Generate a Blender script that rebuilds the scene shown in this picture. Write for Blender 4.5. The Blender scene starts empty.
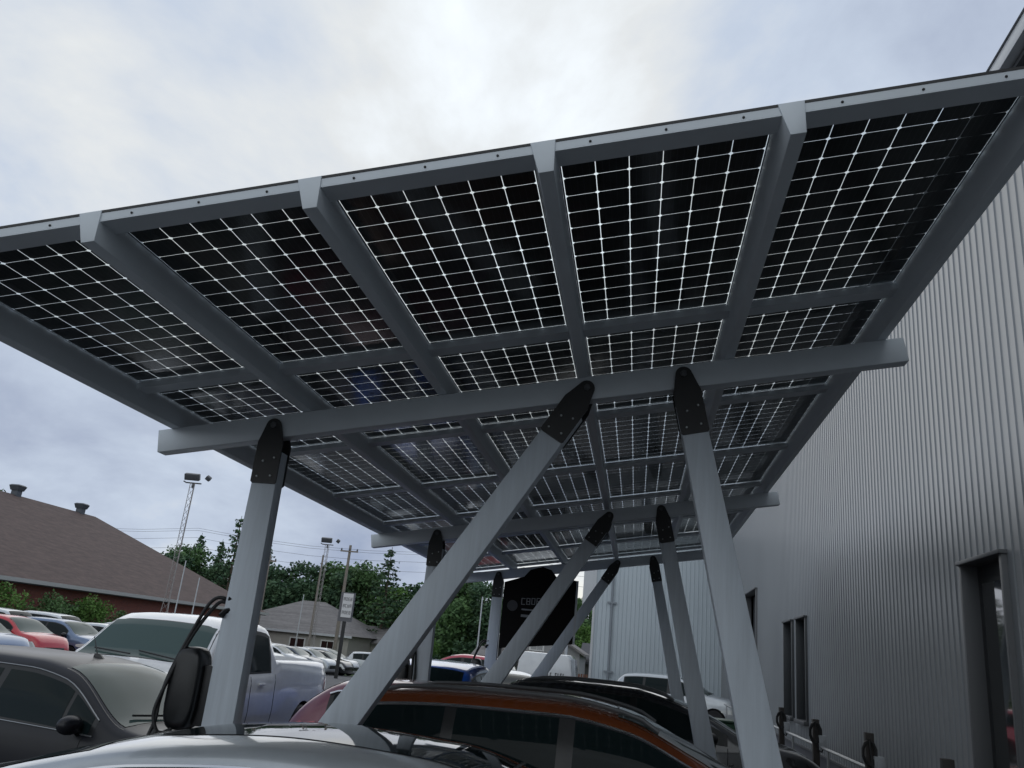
import bpy, bmesh, math, random
from mathutils import Vector, Matrix
random.seed(7)
PI = math.pi
rad = math.radians
S = bpy.context.scene
COL = S.collection

# ------------------------------------------------------------------ camera
cam_d = bpy.data.cameras.new("camera"); cam = bpy.data.objects.new("camera", cam_d); COL.objects.link(cam)
right = Vector((0.98533658, 0.14195561, 0.09465959))
down = Vector((0.04432121, 0.32279615, -0.94543021))
fwd = Vector((-0.16476487, 0.93576239, 0.31177120))
M = Matrix((right, -down, -fwd)).transposed().to_4x4()
M.translation = Vector((0, 0, 1.9))
cam.matrix_world = M
cam_d.sensor_fit = 'HORIZONTAL'; cam_d.sensor_width = 36.0
cam_d.lens = 36.0 * 814.24 / 1024.0
cam_d.clip_start = 0.05; cam_d.clip_end = 2000
S.camera = cam
S.view_settings.view_transform = 'Standard'; S.view_settings.look = 'None'
S.view_settings.exposure = 0.0; S.view_settings.gamma = 1.0

# ------------------------------------------------------------------ world
SUNV = Vector((-0.235, 0.77, 0.60)).normalized()
elev = math.asin(SUNV.z); azim = math.atan2(SUNV.x, SUNV.y)
W = bpy.data.worlds.new("World"); S.world = W; W.use_nodes = True
nt = W.node_tree; N = nt.nodes; L = nt.links
for n in list(N): N.remove(n)
def nn(t, **k):
    n = N.new(t)
    for a, b in k.items(): setattr(n, a, b)
    return n
def mth(op, a, b=None, clamp=False):
    n = nn('ShaderNodeMath', operation=op); n.use_clamp = clamp
    for i, v in enumerate((a, b)):
        if v is None: continue
        if isinstance(v, (int, float)): n.inputs[i].default_value = v
        else: L.new(v, n.inputs[i])
    return n.outputs[0]
tc = nn('ShaderNodeTexCoord'); sep = nn('ShaderNodeSeparateXYZ'); L.new(tc.outputs['Generated'], sep.inputs[0])
sky = nn('ShaderNodeTexSky'); sky.sky_type = 'NISHITA'; sky.sun_disc = False
sky.sun_elevation = elev; sky.sun_rotation = azim; sky.air_density = 1.0; sky.dust_density = 1.5
zz = mth('ADD', mth('MAXIMUM', sep.outputs[2], 0.0), 0.36)
cmb = nn('ShaderNodeCombineXYZ'); L.new(mth('DIVIDE', sep.outputs[0], zz), cmb.inputs[0]); L.new(mth('DIVIDE', sep.outputs[1], zz), cmb.inputs[1])
def noise(scale, detail, rough, w=0.0, dist=0.0):
    n = nn('ShaderNodeTexNoise', noise_dimensions='4D'); L.new(cmb.outputs[0], n.inputs['Vector'])
    n.inputs['Scale'].default_value = scale; n.inputs['Detail'].default_value = detail
    n.inputs['Roughness'].default_value = rough; n.inputs['W'].default_value = w
    n.inputs['Distortion'].default_value = dist
    return n.outputs[0]
def ramp(src, pts):
    r = nn('ShaderNodeValToRGB'); L.new(src, r.inputs[0]); e = r.color_ramp.elements
    while len(e) < len(pts): e.new(0.5)
    for q, (p, c) in zip(e, pts): q.position = p; q.color = (*c, 1)
    return r.outputs[0]
dot = nn('ShaderNodeVectorMath', operation='DOT_PRODUCT'); L.new(tc.outputs['Generated'], dot.inputs[0]); dot.inputs[1].default_value = SUNV
dv = mth('MAXIMUM', dot.outputs['Value'], 0.0)
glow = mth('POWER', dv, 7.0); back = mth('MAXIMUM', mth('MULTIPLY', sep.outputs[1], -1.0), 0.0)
n1 = noise(2.3, 8, 0.55, 3.1, 0.3); n2 = noise(0.9, 4, 0.5, 8.4)
tone = mth('ADD', mth('ADD', mth('ADD', mth('MULTIPLY', n1, 0.95), -0.16), mth('ADD', 0.02, mth('MULTIPLY', n2, 0.30))), mth('ADD', mth('MULTIPLY', glow, 0.32), mth('MULTIPLY', back, 0.45)))  # extra cloud brightness added behind the camera to light front faces
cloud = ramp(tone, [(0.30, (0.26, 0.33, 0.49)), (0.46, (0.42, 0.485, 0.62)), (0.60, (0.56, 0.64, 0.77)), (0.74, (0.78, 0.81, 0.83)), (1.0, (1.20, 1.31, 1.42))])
n3 = noise(1.5, 6, 0.55, 21.0, 0.2)
hole = ramp(n3, [(0.50, (0, 0, 0)), (0.62, (0.7, 0.7, 0.7))])
skc = nn('ShaderNodeMixRGB', blend_type='MULTIPLY'); skc.inputs[0].default_value = 1; L.new(sky.outputs[0], skc.inputs[1]); skc.inputs[2].default_value = (0.10, 0.10, 0.10, 1)
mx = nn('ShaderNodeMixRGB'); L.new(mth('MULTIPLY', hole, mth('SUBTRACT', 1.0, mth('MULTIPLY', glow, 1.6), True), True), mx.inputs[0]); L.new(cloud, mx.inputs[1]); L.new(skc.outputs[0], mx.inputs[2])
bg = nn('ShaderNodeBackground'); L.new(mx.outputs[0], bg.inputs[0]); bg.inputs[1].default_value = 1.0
wo = nn('ShaderNodeOutputWorld'); L.new(bg.outputs[0], wo.inputs[0])

# ------------------------------------------------------------------ sun (behind thin cloud)
sd = bpy.data.lights.new("sun", 'SUN'); sd.energy = 0.6; sd.angle = rad(80); sd.color = (1, 0.96, 0.90)
so = bpy.data.objects.new("sun", sd); COL.objects.link(so)
so.rotation_euler = (-SUNV).to_track_quat('-Z', 'Y').to_euler()

# ------------------------------------------------------------------ materials
MATS = {}
def mat(name, col, rough=0.6, metal=0.0, var=0.0, vscale=8.0, bump=0.0, bscale=40.0, coat=0.0, spec=0.5, emit=0.0, stretch=None):
    if name in MATS: return MATS[name]
    m = bpy.data.materials.new(name); m.use_nodes = True; t = m.node_tree; b = t.nodes['Principled BSDF']
    b.inputs['Base Color'].default_value = (*col, 1); b.inputs['Roughness'].default_value = rough
    b.inputs['Metallic'].default_value = metal; b.inputs['Specular IOR Level'].default_value = spec
    if coat: b.inputs['Coat Weight'].default_value = coat; b.inputs['Coat Roughness'].default_value = 0.06
    if emit: b.inputs['Emission Color'].default_value = (*col, 1); b.inputs['Emission Strength'].default_value = emit
    if var or bump:
        c = t.nodes.new('ShaderNodeTexCoord'); mp = t.nodes.new('ShaderNodeMapping'); t.links.new(c.outputs['Object'], mp.inputs[0])
        if stretch: mp.inputs['Scale'].default_value = stretch
    if var:
        n = t.nodes.new('ShaderNodeTexNoise'); t.links.new(mp.outputs[0], n.inputs['Vector']); n.inputs['Scale'].default_value = vscale
        n.inputs['Detail'].default_value = 6; n.inputs['Roughness'].default_value = 0.65
        r = t.nodes.new('ShaderNodeMapRange'); t.links.new(n.outputs[0], r.inputs[0])
        r.inputs[1].default_value = 0.25; r.inputs[2].default_value = 0.75; r.inputs[3].default_value = 1 - var; r.inputs[4].default_value = 1 + var
        x = t.nodes.new('ShaderNodeMixRGB'); x.blend_type = 'MULTIPLY'; x.inputs[0].default_value = 1; x.inputs[1].default_value = (*col, 1)
        t.links.new(r.outputs[0], x.inputs[2]); t.links.new(x.outputs[0], b.inputs['Base Color'])
        r2 = t.nodes.new('ShaderNodeMapRange'); t.links.new(n.outputs[0], r2.inputs[0]); dr = .025 if coat else .1; r2.inputs[3].default_value = max(0.02, rough - dr * min(1, rough * 2)); r2.inputs[4].default_value = min(1, rough + dr)
        t.links.new(r2.outputs[0], b.inputs['Roughness'])
    if bump:
        n = t.nodes.new('ShaderNodeTexNoise'); t.links.new(mp.outputs[0], n.inputs['Vector']); n.inputs['Scale'].default_value = bscale; n.inputs['Detail'].default_value = 4
        bp = t.nodes.new('ShaderNodeBump'); bp.inputs['Strength'].default_value = bump; bp.inputs['Distance'].default_value = 0.02
        t.links.new(n.outputs[0], bp.inputs['Height']); t.links.new(bp.outputs[0], b.inputs['Normal'])
    MATS[name] = m; return m

ALU = mat('anodised aluminium', (0.55, 0.595, 0.63), 0.45, 0.12, 0.05, 3.0, stretch=(1, 1, 1))
ALU_C = mat('brushed column aluminium', (0.55, 0.60, 0.65), 0.5, 0.05, 0.11, 4.0, 0.04, 60, stretch=(6, 6, 0.35))
BLK = mat('black steel plate', (0.012, 0.012, 0.013), 0.45, 0.0, 0.2, 6)
BOLT = mat('zinc bolt', (0.42, 0.44, 0.45), 0.4, 0.7)
CELL = mat('solar cell back', (0.0065, 0.007, 0.009), 0.35, 0.0, 0.25, 14.0)
ASPH = mat('asphalt', (0.105, 0.105, 0.108), 0.9, 0, 0.25, 1.3, 0.3, 60)
PAINTW = mat('white marking paint', (0.6, 0.6, 0.58), 0.8, 0, 0.15, 6)
CONC = mat('concrete', (0.33, 0.33, 0.32), 0.85, 0, 0.15, 3, 0.2, 30)
GRASS = mat('lawn', (0.06, 0.10, 0.03), 0.95, 0, 0.35, 2.5, 0.5, 30)
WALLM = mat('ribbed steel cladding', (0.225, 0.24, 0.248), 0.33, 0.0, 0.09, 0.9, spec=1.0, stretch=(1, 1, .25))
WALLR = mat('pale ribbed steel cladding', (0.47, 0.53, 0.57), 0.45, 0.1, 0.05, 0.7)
TRIM = mat('pale steel trim', (0.52, 0.54, 0.56), 0.45, 0.2, 0.05, 2)
TRIMD = mat('dark steel trim', (0.07, 0.075, 0.08), 0.5)
DARKIN = mat('dark opening', (0.012, 0.012, 0.013), 0.6)
GLASSD = mat('dark window glass', (0.008, 0.010, 0.011), 0.03, 0, spec=1.0, coat=1.0)
CARGLASS = mat('tinted car glass', (0.010, 0.017, 0.018), 0.035, 0, spec=0.35)
WSGLASS = mat('windscreen glass with painted sky sheen', (0.030, 0.050, 0.048), 0.05, 0, spec=0.4)
RUB = mat('black rubber', (0.014, 0.014, 0.015), 0.55)
PLAST = mat('black plastic', (0.005, 0.006, 0.007), 0.3, 0, 0.15, 9)
CHROME = mat('chrome', (0.75, 0.76, 0.78), 0.15, 1.0)
RIM = mat('wheel alloy', (0.40, 0.41, 0.43), 0.35, 0.7)
LAMPR = mat('red lamp lens', (0.42, 0.03, 0.06), 0.12, 0, coat=1)
LAMPW = mat('clear lamp lens', (0.62, 0.64, 0.62), 0.12, 0, coat=1)
BARK = mat('bark', (0.10, 0.075, 0.055), 0.9, 0, 0.3, 8, 0.5, 20)
WOODP = mat('weathered pole wood', (0.23, 0.20, 0.17), 0.85, 0, 0.2, 6)
GALV = mat('galvanised steel', (0.42, 0.43, 0.43), 0.5, 0.5, 0.1, 8)

def cell_mat():
    m = CELL; t = m.node_tree; b = t.nodes['Principled BSDF']; c_ = t.nodes.new('ShaderNodeTexCoord'); sp = t.nodes.new('ShaderNodeSeparateXYZ'); t.links.new(c_.outputs['Object'], sp.inputs[0])
    a = t.nodes.new('ShaderNodeMath'); a.operation = 'MULTIPLY'; a.inputs[1].default_value = 1 / (.158 * math.cos(rad(10.169)) / 5); t.links.new(sp.outputs[0], a.inputs[0])
    f = t.nodes.new('ShaderNodeMath'); f.operation = 'FRACT'; t.links.new(a.outputs[0], f.inputs[0])
    g_ = t.nodes.new('ShaderNodeMath'); g_.operation = 'LESS_THAN'; g_.inputs[1].default_value = .10; t.links.new(f.outputs[0], g_.inputs[0])
    x = t.nodes.new('ShaderNodeMixRGB'); t.links.new(g_.outputs[0], x.inputs[0]); src = b.inputs['Base Color'].links[0].from_socket; t.links.new(src, x.inputs[1]); x.inputs[2].default_value = (.035, .037, .042, 1)
    t.links.new(x.outputs[0], b.inputs['Base Color'])
cell_mat()
def glass_mat():
    m = bpy.data.materials.new('module glass'); m.use_nodes = True; t = m.node_tree
    for n in list(t.nodes): t.nodes.remove(n)
    tr = t.nodes.new('ShaderNodeBsdfTransparent'); tr.inputs[0].default_value = (0.82, 0.86, 0.86, 1)
    gl = t.nodes.new('ShaderNodeBsdfGlossy'); gl.inputs['Roughness'].default_value = 0.10
    ge = t.nodes.new('ShaderNodeNewGeometry'); dp = t.nodes.new('ShaderNodeVectorMath'); dp.operation = 'DOT_PRODUCT'
    t.links.new(ge.outputs['Normal'], dp.inputs[0]); t.links.new(ge.outputs['Incoming'], dp.inputs[1])
    def q(op, a, b):
        n = t.nodes.new('ShaderNodeMath'); n.operation = op
        for i, v in enumerate((a, b)):
            if isinstance(v, (int, float)): n.inputs[i].default_value = v
            elif v is not None: t.links.new(v, n.inputs[i])
        return n.outputs[0]
    fr_ = q('ADD', q('MULTIPLY', q('POWER', q('SUBTRACT', 1.0, q('ABSOLUTE', dp.outputs['Value'], None)), 5.0), 0.96), 0.03)
    mxx = t.nodes.new('ShaderNodeMixShader'); o = t.nodes.new('ShaderNodeOutputMaterial')
    t.links.new(fr_, mxx.inputs[0]); t.links.new(tr.outputs[0], mxx.inputs[1]); t.links.new(gl.outputs[0], mxx.inputs[2]); t.links.new(mxx.outputs[0], o.inputs[0])
    return m
PGLASS = glass_mat()

def shingle_mat(name, col):
    m = mat(name, col, 0.9, 0, 0.22, 3.0); t = m.node_tree; b = t.nodes['Principled BSDF']
    c = t.nodes.new('ShaderNodeTexCoord'); mp = t.nodes.new('ShaderNodeMapping'); t.links.new(c.outputs['Object'], mp.inputs[0])
    mp.inputs['Scale'].default_value = (0.15, 0.6, 4.5)
    n = t.nodes.new('ShaderNodeTexNoise'); n.inputs['Scale'].default_value = 1.6; n.inputs['Detail'].default_value = 5; n.inputs['Roughness'].default_value = 0.7
    t.links.new(mp.outputs[0], n.inputs['Vector'])
    r = t.nodes.new('ShaderNodeMapRange'); t.links.new(n.outputs[0], r.inputs[0]); r.inputs[1].default_value = .3; r.inputs[2].default_value = .7; r.inputs[3].default_value = .72; r.inputs[4].default_value = 1.3
    src = b.inputs['Base Color'].links[0].from_socket
    x = t.nodes.new('ShaderNodeMixRGB'); x.blend_type = 'MULTIPLY'; x.inputs[0].default_value = 1
    t.links.new(src, x.inputs[1]); t.links.new(r.outputs[0], x.inputs[2]); t.links.new(x.outputs[0], b.inputs['Base Color'])
    return m
def brick_mat():
    m = mat('red brick', (0.24, 0.07, 0.05), 0.9, 0, 0.15, 4); t = m.node_tree; b = t.nodes['Principled BSDF']
    c = t.nodes.new('ShaderNodeTexCoord'); s = t.nodes.new('ShaderNodeSeparateXYZ'); t.links.new(c.outputs['Object'], s.inputs[0])
    k = t.nodes.new('ShaderNodeCombineXYZ'); a = t.nodes.new('ShaderNodeMath'); a.operation = 'ADD'
    t.links.new(s.outputs[0], a.inputs[0]); t.links.new(s.outputs[1], a.inputs[1]); t.links.new(a.outputs[0], k.inputs[0]); t.links.new(s.outputs[2], k.inputs[1])
    br = t.nodes.new('ShaderNodeTexBrick'); t.links.new(k.outputs[0], br.inputs[0]); br.inputs['Scale'].default_value = 4
    br.inputs['Color1'].default_value = (0.26, 0.075, 0.05, 1); br.inputs['Color2'].default_value = (0.19, 0.055, 0.045, 1); br.inputs['Mortar'].default_value = (0.2, 0.14, 0.12, 1)
    t.links.new(br.outputs[0], b.inputs['Base Color']); return m
BRICK = brick_mat()
SHING = shingle_mat('brown roof shingles', (0.098, 0.068, 0.060))
SHING_G = shingle_mat('grey roof shingles', (0.17, 0.16, 0.155))
def leaf_mat(name, a, b_):
    m = mat(name, a, 0.75, 0, 0, spec=0.25); t = m.node_tree; b = t.nodes['Principled BSDF']
    c = t.nodes.new('ShaderNodeTexCoord'); n = t.nodes.new('ShaderNodeTexNoise'); n.inputs['Scale'].default_value = 1.1; n.inputs['Detail'].default_value = 5
    t.links.new(c.outputs['Object'], n.inputs['Vector'])
    r = t.nodes.new('ShaderNodeValToRGB'); t.links.new(n.outputs[0], r.inputs[0])
    r.color_ramp.elements[0].position = .35; r.color_ramp.elements[1].position = .65
    r.color_ramp.elements[0].color = (*a, 1); r.color_ramp.elements[1].color = (*b_, 1)
    t.links.new(r.outputs[0], b.inputs['Base Color']); return m
LEAF_D = leaf_mat('conifer needles', (0.045, 0.095, 0.055), (0.095, 0.16, 0.08))
LEAF_M = leaf_mat('broad leaves', (0.065, 0.13, 0.05), (0.12, 0.21, 0.08))
LEAF_L = leaf_mat('fresh green leaves', (0.07, 0.15, 0.035), (0.12, 0.22, 0.05))

_paint = {}
for g0 in (CARGLASS, WSGLASS): g0.node_tree.nodes['Principled BSDF'].inputs['IOR'].default_value = 1.28
WSGLASS.node_tree.nodes['Principled BSDF'].inputs['Base Color'].default_value = (.055, .085, .080, 1); WSGLASS.node_tree.nodes['Principled BSDF'].inputs['IOR'].default_value = 1.26  # teal base colour stands in for sky reflected in the windscreens
def paint(name, col, metal=0.25, rough=0.32, dust=0.08):
    return mat('paint ' + name, col, rough, metal, dust, 5.0, coat=0.9)

# ------------------------------------------------------------------ mesh helper
class MB:
    def __init__(self): self.v = []; self.f = []; self.mi = []; self.m = 0
    def face(self, idx): self.f.append(tuple(idx)); self.mi.append(self.m)
    def quad(self, a, b, c, d):
        n = len(self.v); self.v += [tuple(a), tuple(b), tuple(c), tuple(d)]; self.face((n, n + 1, n + 2, n + 3))
    def box(self, c, s, R=None):
        n = len(self.v)
        for dx in (-.5, .5):
            for dy in (-.5, .5):
                for dz in (-.5, .5):
                    p = Vector((dx * s[0], dy * s[1], dz * s[2]))
                    if R: p = R @ p
                    self.v.append(tuple(Vector(c) + p))
        for f in ((0, 1, 3, 2), (4, 6, 7, 5), (0, 4, 5, 1), (2, 3, 7, 6), (0, 2, 6, 4), (1, 5, 7, 3)): self.face([n + i for i in f])
        return self
    def prism(self, poly, vec):              # poly: list of 3d points, extruded by vec
        n = len(self.v); k = len(poly); vec = Vector(vec)
        for p in poly: self.v.append(tuple(p))
        for p in poly: self.v.append(tuple(Vector(p) + vec))
        self.face(range(n, n + k)); self.face(range(n + 2 * k - 1, n + k - 1, -1))
        for i in range(k): j = (i + 1) % k; self.face((n + i, n + k + i, n + k + j, n + j))
        return self
    def loft(self, rings, closed=True, caps=True):
        n = len(self.v); k = len(rings[0])
        for r in rings: self.v += [tuple(p) for p in r]
        for a in range(len(rings) - 1):
            for i in range(k if closed else k - 1):
                j = (i + 1) % k
                self.face((n + a * k + i, n + a * k + j, n + (a + 1) * k + j, n + (a + 1) * k + i))
        if caps: self.face([n + i for i in reversed(range(k))]); self.face([n + (len(rings) - 1) * k + i for i in range(k)])
        return self
    def tube(self, pts, r, seg=8, caps=True):
        pts = [Vector(p) for p in pts]; rs = r if isinstance(r, (list, tuple)) else [r] * len(pts); rings = []
        up0 = None
        for i, p in enumerate(pts):
            d = (pts[min(i + 1, len(pts) - 1)] - pts[max(i - 1, 0)])
            if d.length < 1e-9: d = Vector((0, 0, 1))
            d.normalize()
            if up0 is None: up0 = Vector((0, 0, 1)) if abs(d.z) < .9 else Vector((1, 0, 0))
            a = d.cross(up0)
            if a.length < 1e-4: a = d.orthogonal()
            a.normalize(); b = a.cross(d); b.normalize(); up0 = b
            rings.append([p + (a * math.cos(2 * PI * q / seg) + b * math.sin(2 * PI * q / seg)) * rs[i] for q in range(seg)])
        return self.loft(rings, True, caps)
    def lathe(self, prof, seg, c, axis=Vector((0, 0, 1))):   # prof: (r, h) list
        axis = Vector(axis).normalized(); a = axis.orthogonal().normalized(); b = axis.cross(a)
        c = Vector(c); rings = [[c + axis * h + (a * math.cos(2 * PI * q / seg) + b * math.sin(2 * PI * q / seg)) * max(r, 1e-4) for q in range(seg)] for r, h in prof]
        return self.loft(rings, True, True)
    def ell(self, c, r, seg=14, rows=8, R=None):
        rings = []
        for i in range(rows + 1):
            t = -PI / 2 + PI * i / rows; ring = []
            for q in range(seg):
                p = Vector((r[0] * max(math.cos(t), 1e-3) * math.cos(2 * PI * q / seg), r[1] * max(math.cos(t), 1e-3) * math.sin(2 * PI * q / seg), r[2] * math.sin(t)))
                if R: p = R @ p
                ring.append(Vector(c) + p)
            rings.append(ring)
        return self.loft(rings)

OFFS = {}
def build(name, mb, mats, parent=None, smooth=False, off=None, bevel=0.0, cuts=None, sharp=38):
    if not isinstance(mats, (list, tuple)): mats = [mats]
    me = bpy.data.meshes.new(name)
    vs = mb.v
    if off is None and parent is not None:
        if parent.get('_w'): off = tuple(parent.location)
        elif parent.name in OFFS: off = OFFS[parent.name]
    if off is not None: vs = [(a[0] - off[0], a[1] - off[1], a[2] - off[2]) for a in vs]
    me.from_pydata(vs, [], mb.f); me.polygons.foreach_set('material_index', mb.mi)
    for m in mats: me.materials.append(m)
    bm = bmesh.new(); bm.from_mesh(me)
    bmesh.ops.recalc_face_normals(bm, faces=bm.faces)
    if bevel: bmesh.ops.bevel(bm, geom=[e for e in bm.edges if len(e.link_faces) == 2 and e.calc_face_angle(0) > 0.5], offset=bevel, segments=2, affect='EDGES', profile=.5)
    if smooth or bevel:
        for f in bm.faces: f.smooth = True
        for e in bm.edges:
            if len(e.link_faces) == 2 and e.calc_face_angle(0) > rad(sharp): e.smooth = False
    bm.to_mesh(me); bm.free()
    o = bpy.data.objects.new(name, me); COL.objects.link(o)
    if parent is not None: o.parent = parent
    if off is not None: OFFS[o.name] = off
    return o
def sep_islands(): pass
def root(name, loc, label, cat, group=None, rz=0.0, world=False):
    o = bpy.data.objects.new(name, None); COL.objects.link(o); o.location = loc; o.rotation_euler = (0, 0, rz); o.empty_display_size = .2
    o['label'] = label; o['category'] = cat
    if group: o['group'] = group
    if world: o['_w'] = 1
    return o
def tag(o, label, cat, group=None):
    o['label'] = label; o['category'] = cat
    if group: o['group'] = group
    return o
def struct(o): o['kind'] = 'structure'; return o
def copy_tree(o, parent=None):
    c = o.copy(); COL.objects.link(c)
    if parent is not None: c.parent = parent
    for ch in [x for x in o.children]: copy_tree(ch, c)
    return c

# ------------------------------------------------------------------ ground: level by the carport, sinking gently beyond
def gz(y): return -0.030 * max(0.0, min(y, 60) - 34.0)
mb = MB(); xs = [-700, -120, -60, -30, -10, 5, 30, 120, 700]; ys = [-300, -40, 0, 34, 40, 46, 52, 60, 120, 400, 1400]
for i in range(len(xs) - 1):
    for j in range(len(ys) - 1):
        mb.quad(*[(x, y, gz(y)) for x, y in ((xs[i], ys[j]), (xs[i + 1], ys[j]), (xs[i + 1], ys[j + 1]), (xs[i], ys[j + 1]))])
g = build('ground', mb, ASPH); struct(g)
bm = bmesh.new(); bm.from_mesh(g.data); bmesh.ops.remove_doubles(bm, verts=bm.verts, dist=1e-4); bm.to_mesh(g.data); bm.free()
def sheet(name, x0, x1, y0, y1, dz, m):
    b = MB(); yy = sorted({y0, y1} | {y for y in ys if y0 < y < y1})
    for a, c in zip(yy, yy[1:]): b.quad((x0, a, gz(a) + dz), (x1, a, gz(a) + dz), (x1, c, gz(c) + dz), (x0, c, gz(c) + dz))
    return struct(build(name, b, m))
sheet('grass_verge', -80, -29.6, 5, 95, 0.012, GRASS)
sheet('lawn', -60, 12, 58, 160, 0.012, GRASS)
b = MB()
for k in range(-1, 9):
    b.quad((-3.6, .18 + 2.76 * k, .004), (1.8, .18 + 2.76 * k, .004), (1.8, .28 + 2.76 * k, .004), (-3.6, .28 + 2.76 * k, .004))
for k in range(14):
    y = 22.5 + 2.6 * k; b.quad((-23.4, y, gz(y) + .005), (-18.6, y, gz(y) + .005), (-18.6, y + .1, gz(y + .1) + .005), (-23.4, y + .1, gz(y + .1) + .005))
struct(build('parking_markings', b, PAINTW))
b = MB(); b.box((2.75, 18, .07), (1.5, 36, .14)); struct(build('pavement', b, mat('dark pavement', (.10, .10, .10), .9, 0, .2, 2), bevel=.01))

# ------------------------------------------------------------------ carport
TH = rad(10.169); U = Vector((math.cos(TH), 0, math.sin(TH))); V = Vector((0, 1, 0)); NN = Vector((-math.sin(TH), 0, math.cos(TH)))
O0 = Vector((-3.6193, 3.2024, 3.4943))
def P(u, v, n): return O0 + U * u + V * v + NN * n
c = 0.158; PIT = 6.8056 * c; PV = 12.885 * c
cp = root('solar_carport', (-2.87, 5.8, 0), 'grey metal carport roofed with dark see-through solar panels, standing over the parked cars', 'carport', world=True)
def pbox(mb, u0, u1, v0, v1, n0, n1):
    return mb.prism([P(u0, v0, n0), P(u1, v0, n0), P(u1, v0, n1), P(u0, v0, n1)], V * (v1 - v0))
VEND = 7 * PV + .02
for k in range(6):
    uc = k * PIT - .064; b = MB(); v0 = -.158
    if k == 0: pts = [(-.0365, -.165), (.0365, -.165), (.060, 0.0), (-.060, 0.0)]
    else: pts = [(-.034, -.160), (.034, -.160), (.057, 0.002), (-.057, 0.002)]
    b.prism([P(uc + a, v0, n) for a, n in pts], V * (VEND - v0))
    o = build('rafter', b, ALU, cp, bevel=.004)
    for w in range(0, 28):
        pass
    b = MB(); pbox(b, uc - .05, uc + .05, v0 + .03, VEND, .004, .022); build('cover_strip', b, ALU, o)
# purlins between the rafters: a channel with a bright front lip
for j in range(8):
    va = (j * 12.885 - .835) * c if j else -.150; va -= .006 * (j > 0); vb = (j * 12.885 - .05) * c if j else -.027
    for k in range(5):
        u0 = k * PIT - .064 + .036; u1 = (k + 1) * PIT - .064 - .036
        b = MB(); pbox(b, u0, u1, va, vb, -.055, -.050); pbox(b, u0, u1, va, va + .004, -.0495, -.010); pbox(b, u0, u1, vb - .004, vb, -.0495, -.012)
        o = build('purlin', b, ALU, cp)
        if j == 0:
            b = MB(); pbox(b, u0 - .005, u1 + .005, va - .002, va + .09, -.0095, .004); build('edge_strip', b, BLK, o)
            for q in (.17, .5, .83):
                s = MB(); s.lathe([(.006, 0), (.006, .004), (.003, .006)], 8, P(u0 + (u1 - u0) * q, va, -.034), -V); build('screw', s, BLK, o)
        elif j == 1:
            s = MB()
            for q in range(7): pbox(s, u0 + .07 + q * .135, u0 + .09 + q * .135, va + .02, va + .04, -.058, -.0555)
# thin dark edge of the glass at the front
for j in range(7):
    for k in range(5):
        b = MB(); ua, ub, va, vb = k * PIT - .018, k * PIT + 6 * c + .018, j * PV - (.09 if j == 0 else .03), j * PV + 12 * c + .03; b.quad(P(ua, va, -.004), P(ub, va, -.004), P(ub, vb, -.004), P(ua, vb, -.004))
        po = build('solar_panel', b, PGLASS, cp)
        b = MB(); h = .0773; ch = .011
        for a in range(6):
            for r in range(12):
                cu = k * PIT + (a + .5) * c; cv = j * PV + (r + .5) * c
                hu = h; hv = .0778
                pts = [(-hu + ch, -hv), (hu - ch, -hv), (hu, -hv + ch), (hu, hv - ch), (hu - ch, hv), (-hu + ch, hv), (-hu, hv - ch), (-hu, -hv + ch)]
                n = len(b.v)
                for du, dv_ in pts: b.v.append(tuple(P(cu + du, cv + dv_, 0)))
                b.face(range(n, n + 8))
        for u_, w_ in ((k * PIT - .018, .0165), (k * PIT + 6 * c + .0015, .0165)):
            b.quad(P(u_, va, 0), P(u_ + w_, va, 0), P(u_ + w_, vb, 0), P(u_, vb, 0))
        b.quad(P(ua + .018, va, 0), P(ub - .018, va, 0), P(ub - .018, j * PV - .0015, 0), P(ua + .018, j * PV - .0015, 0))
        b.quad(P(ua + .018, j * PV + 12 * c + .0015, 0), P(ub - .018, j * PV + 12 * c + .0015, 0), P(ub - .018, vb, 0), P(ua + .018, vb, 0))
        build('cell_grid', b, CELL, po)
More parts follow.
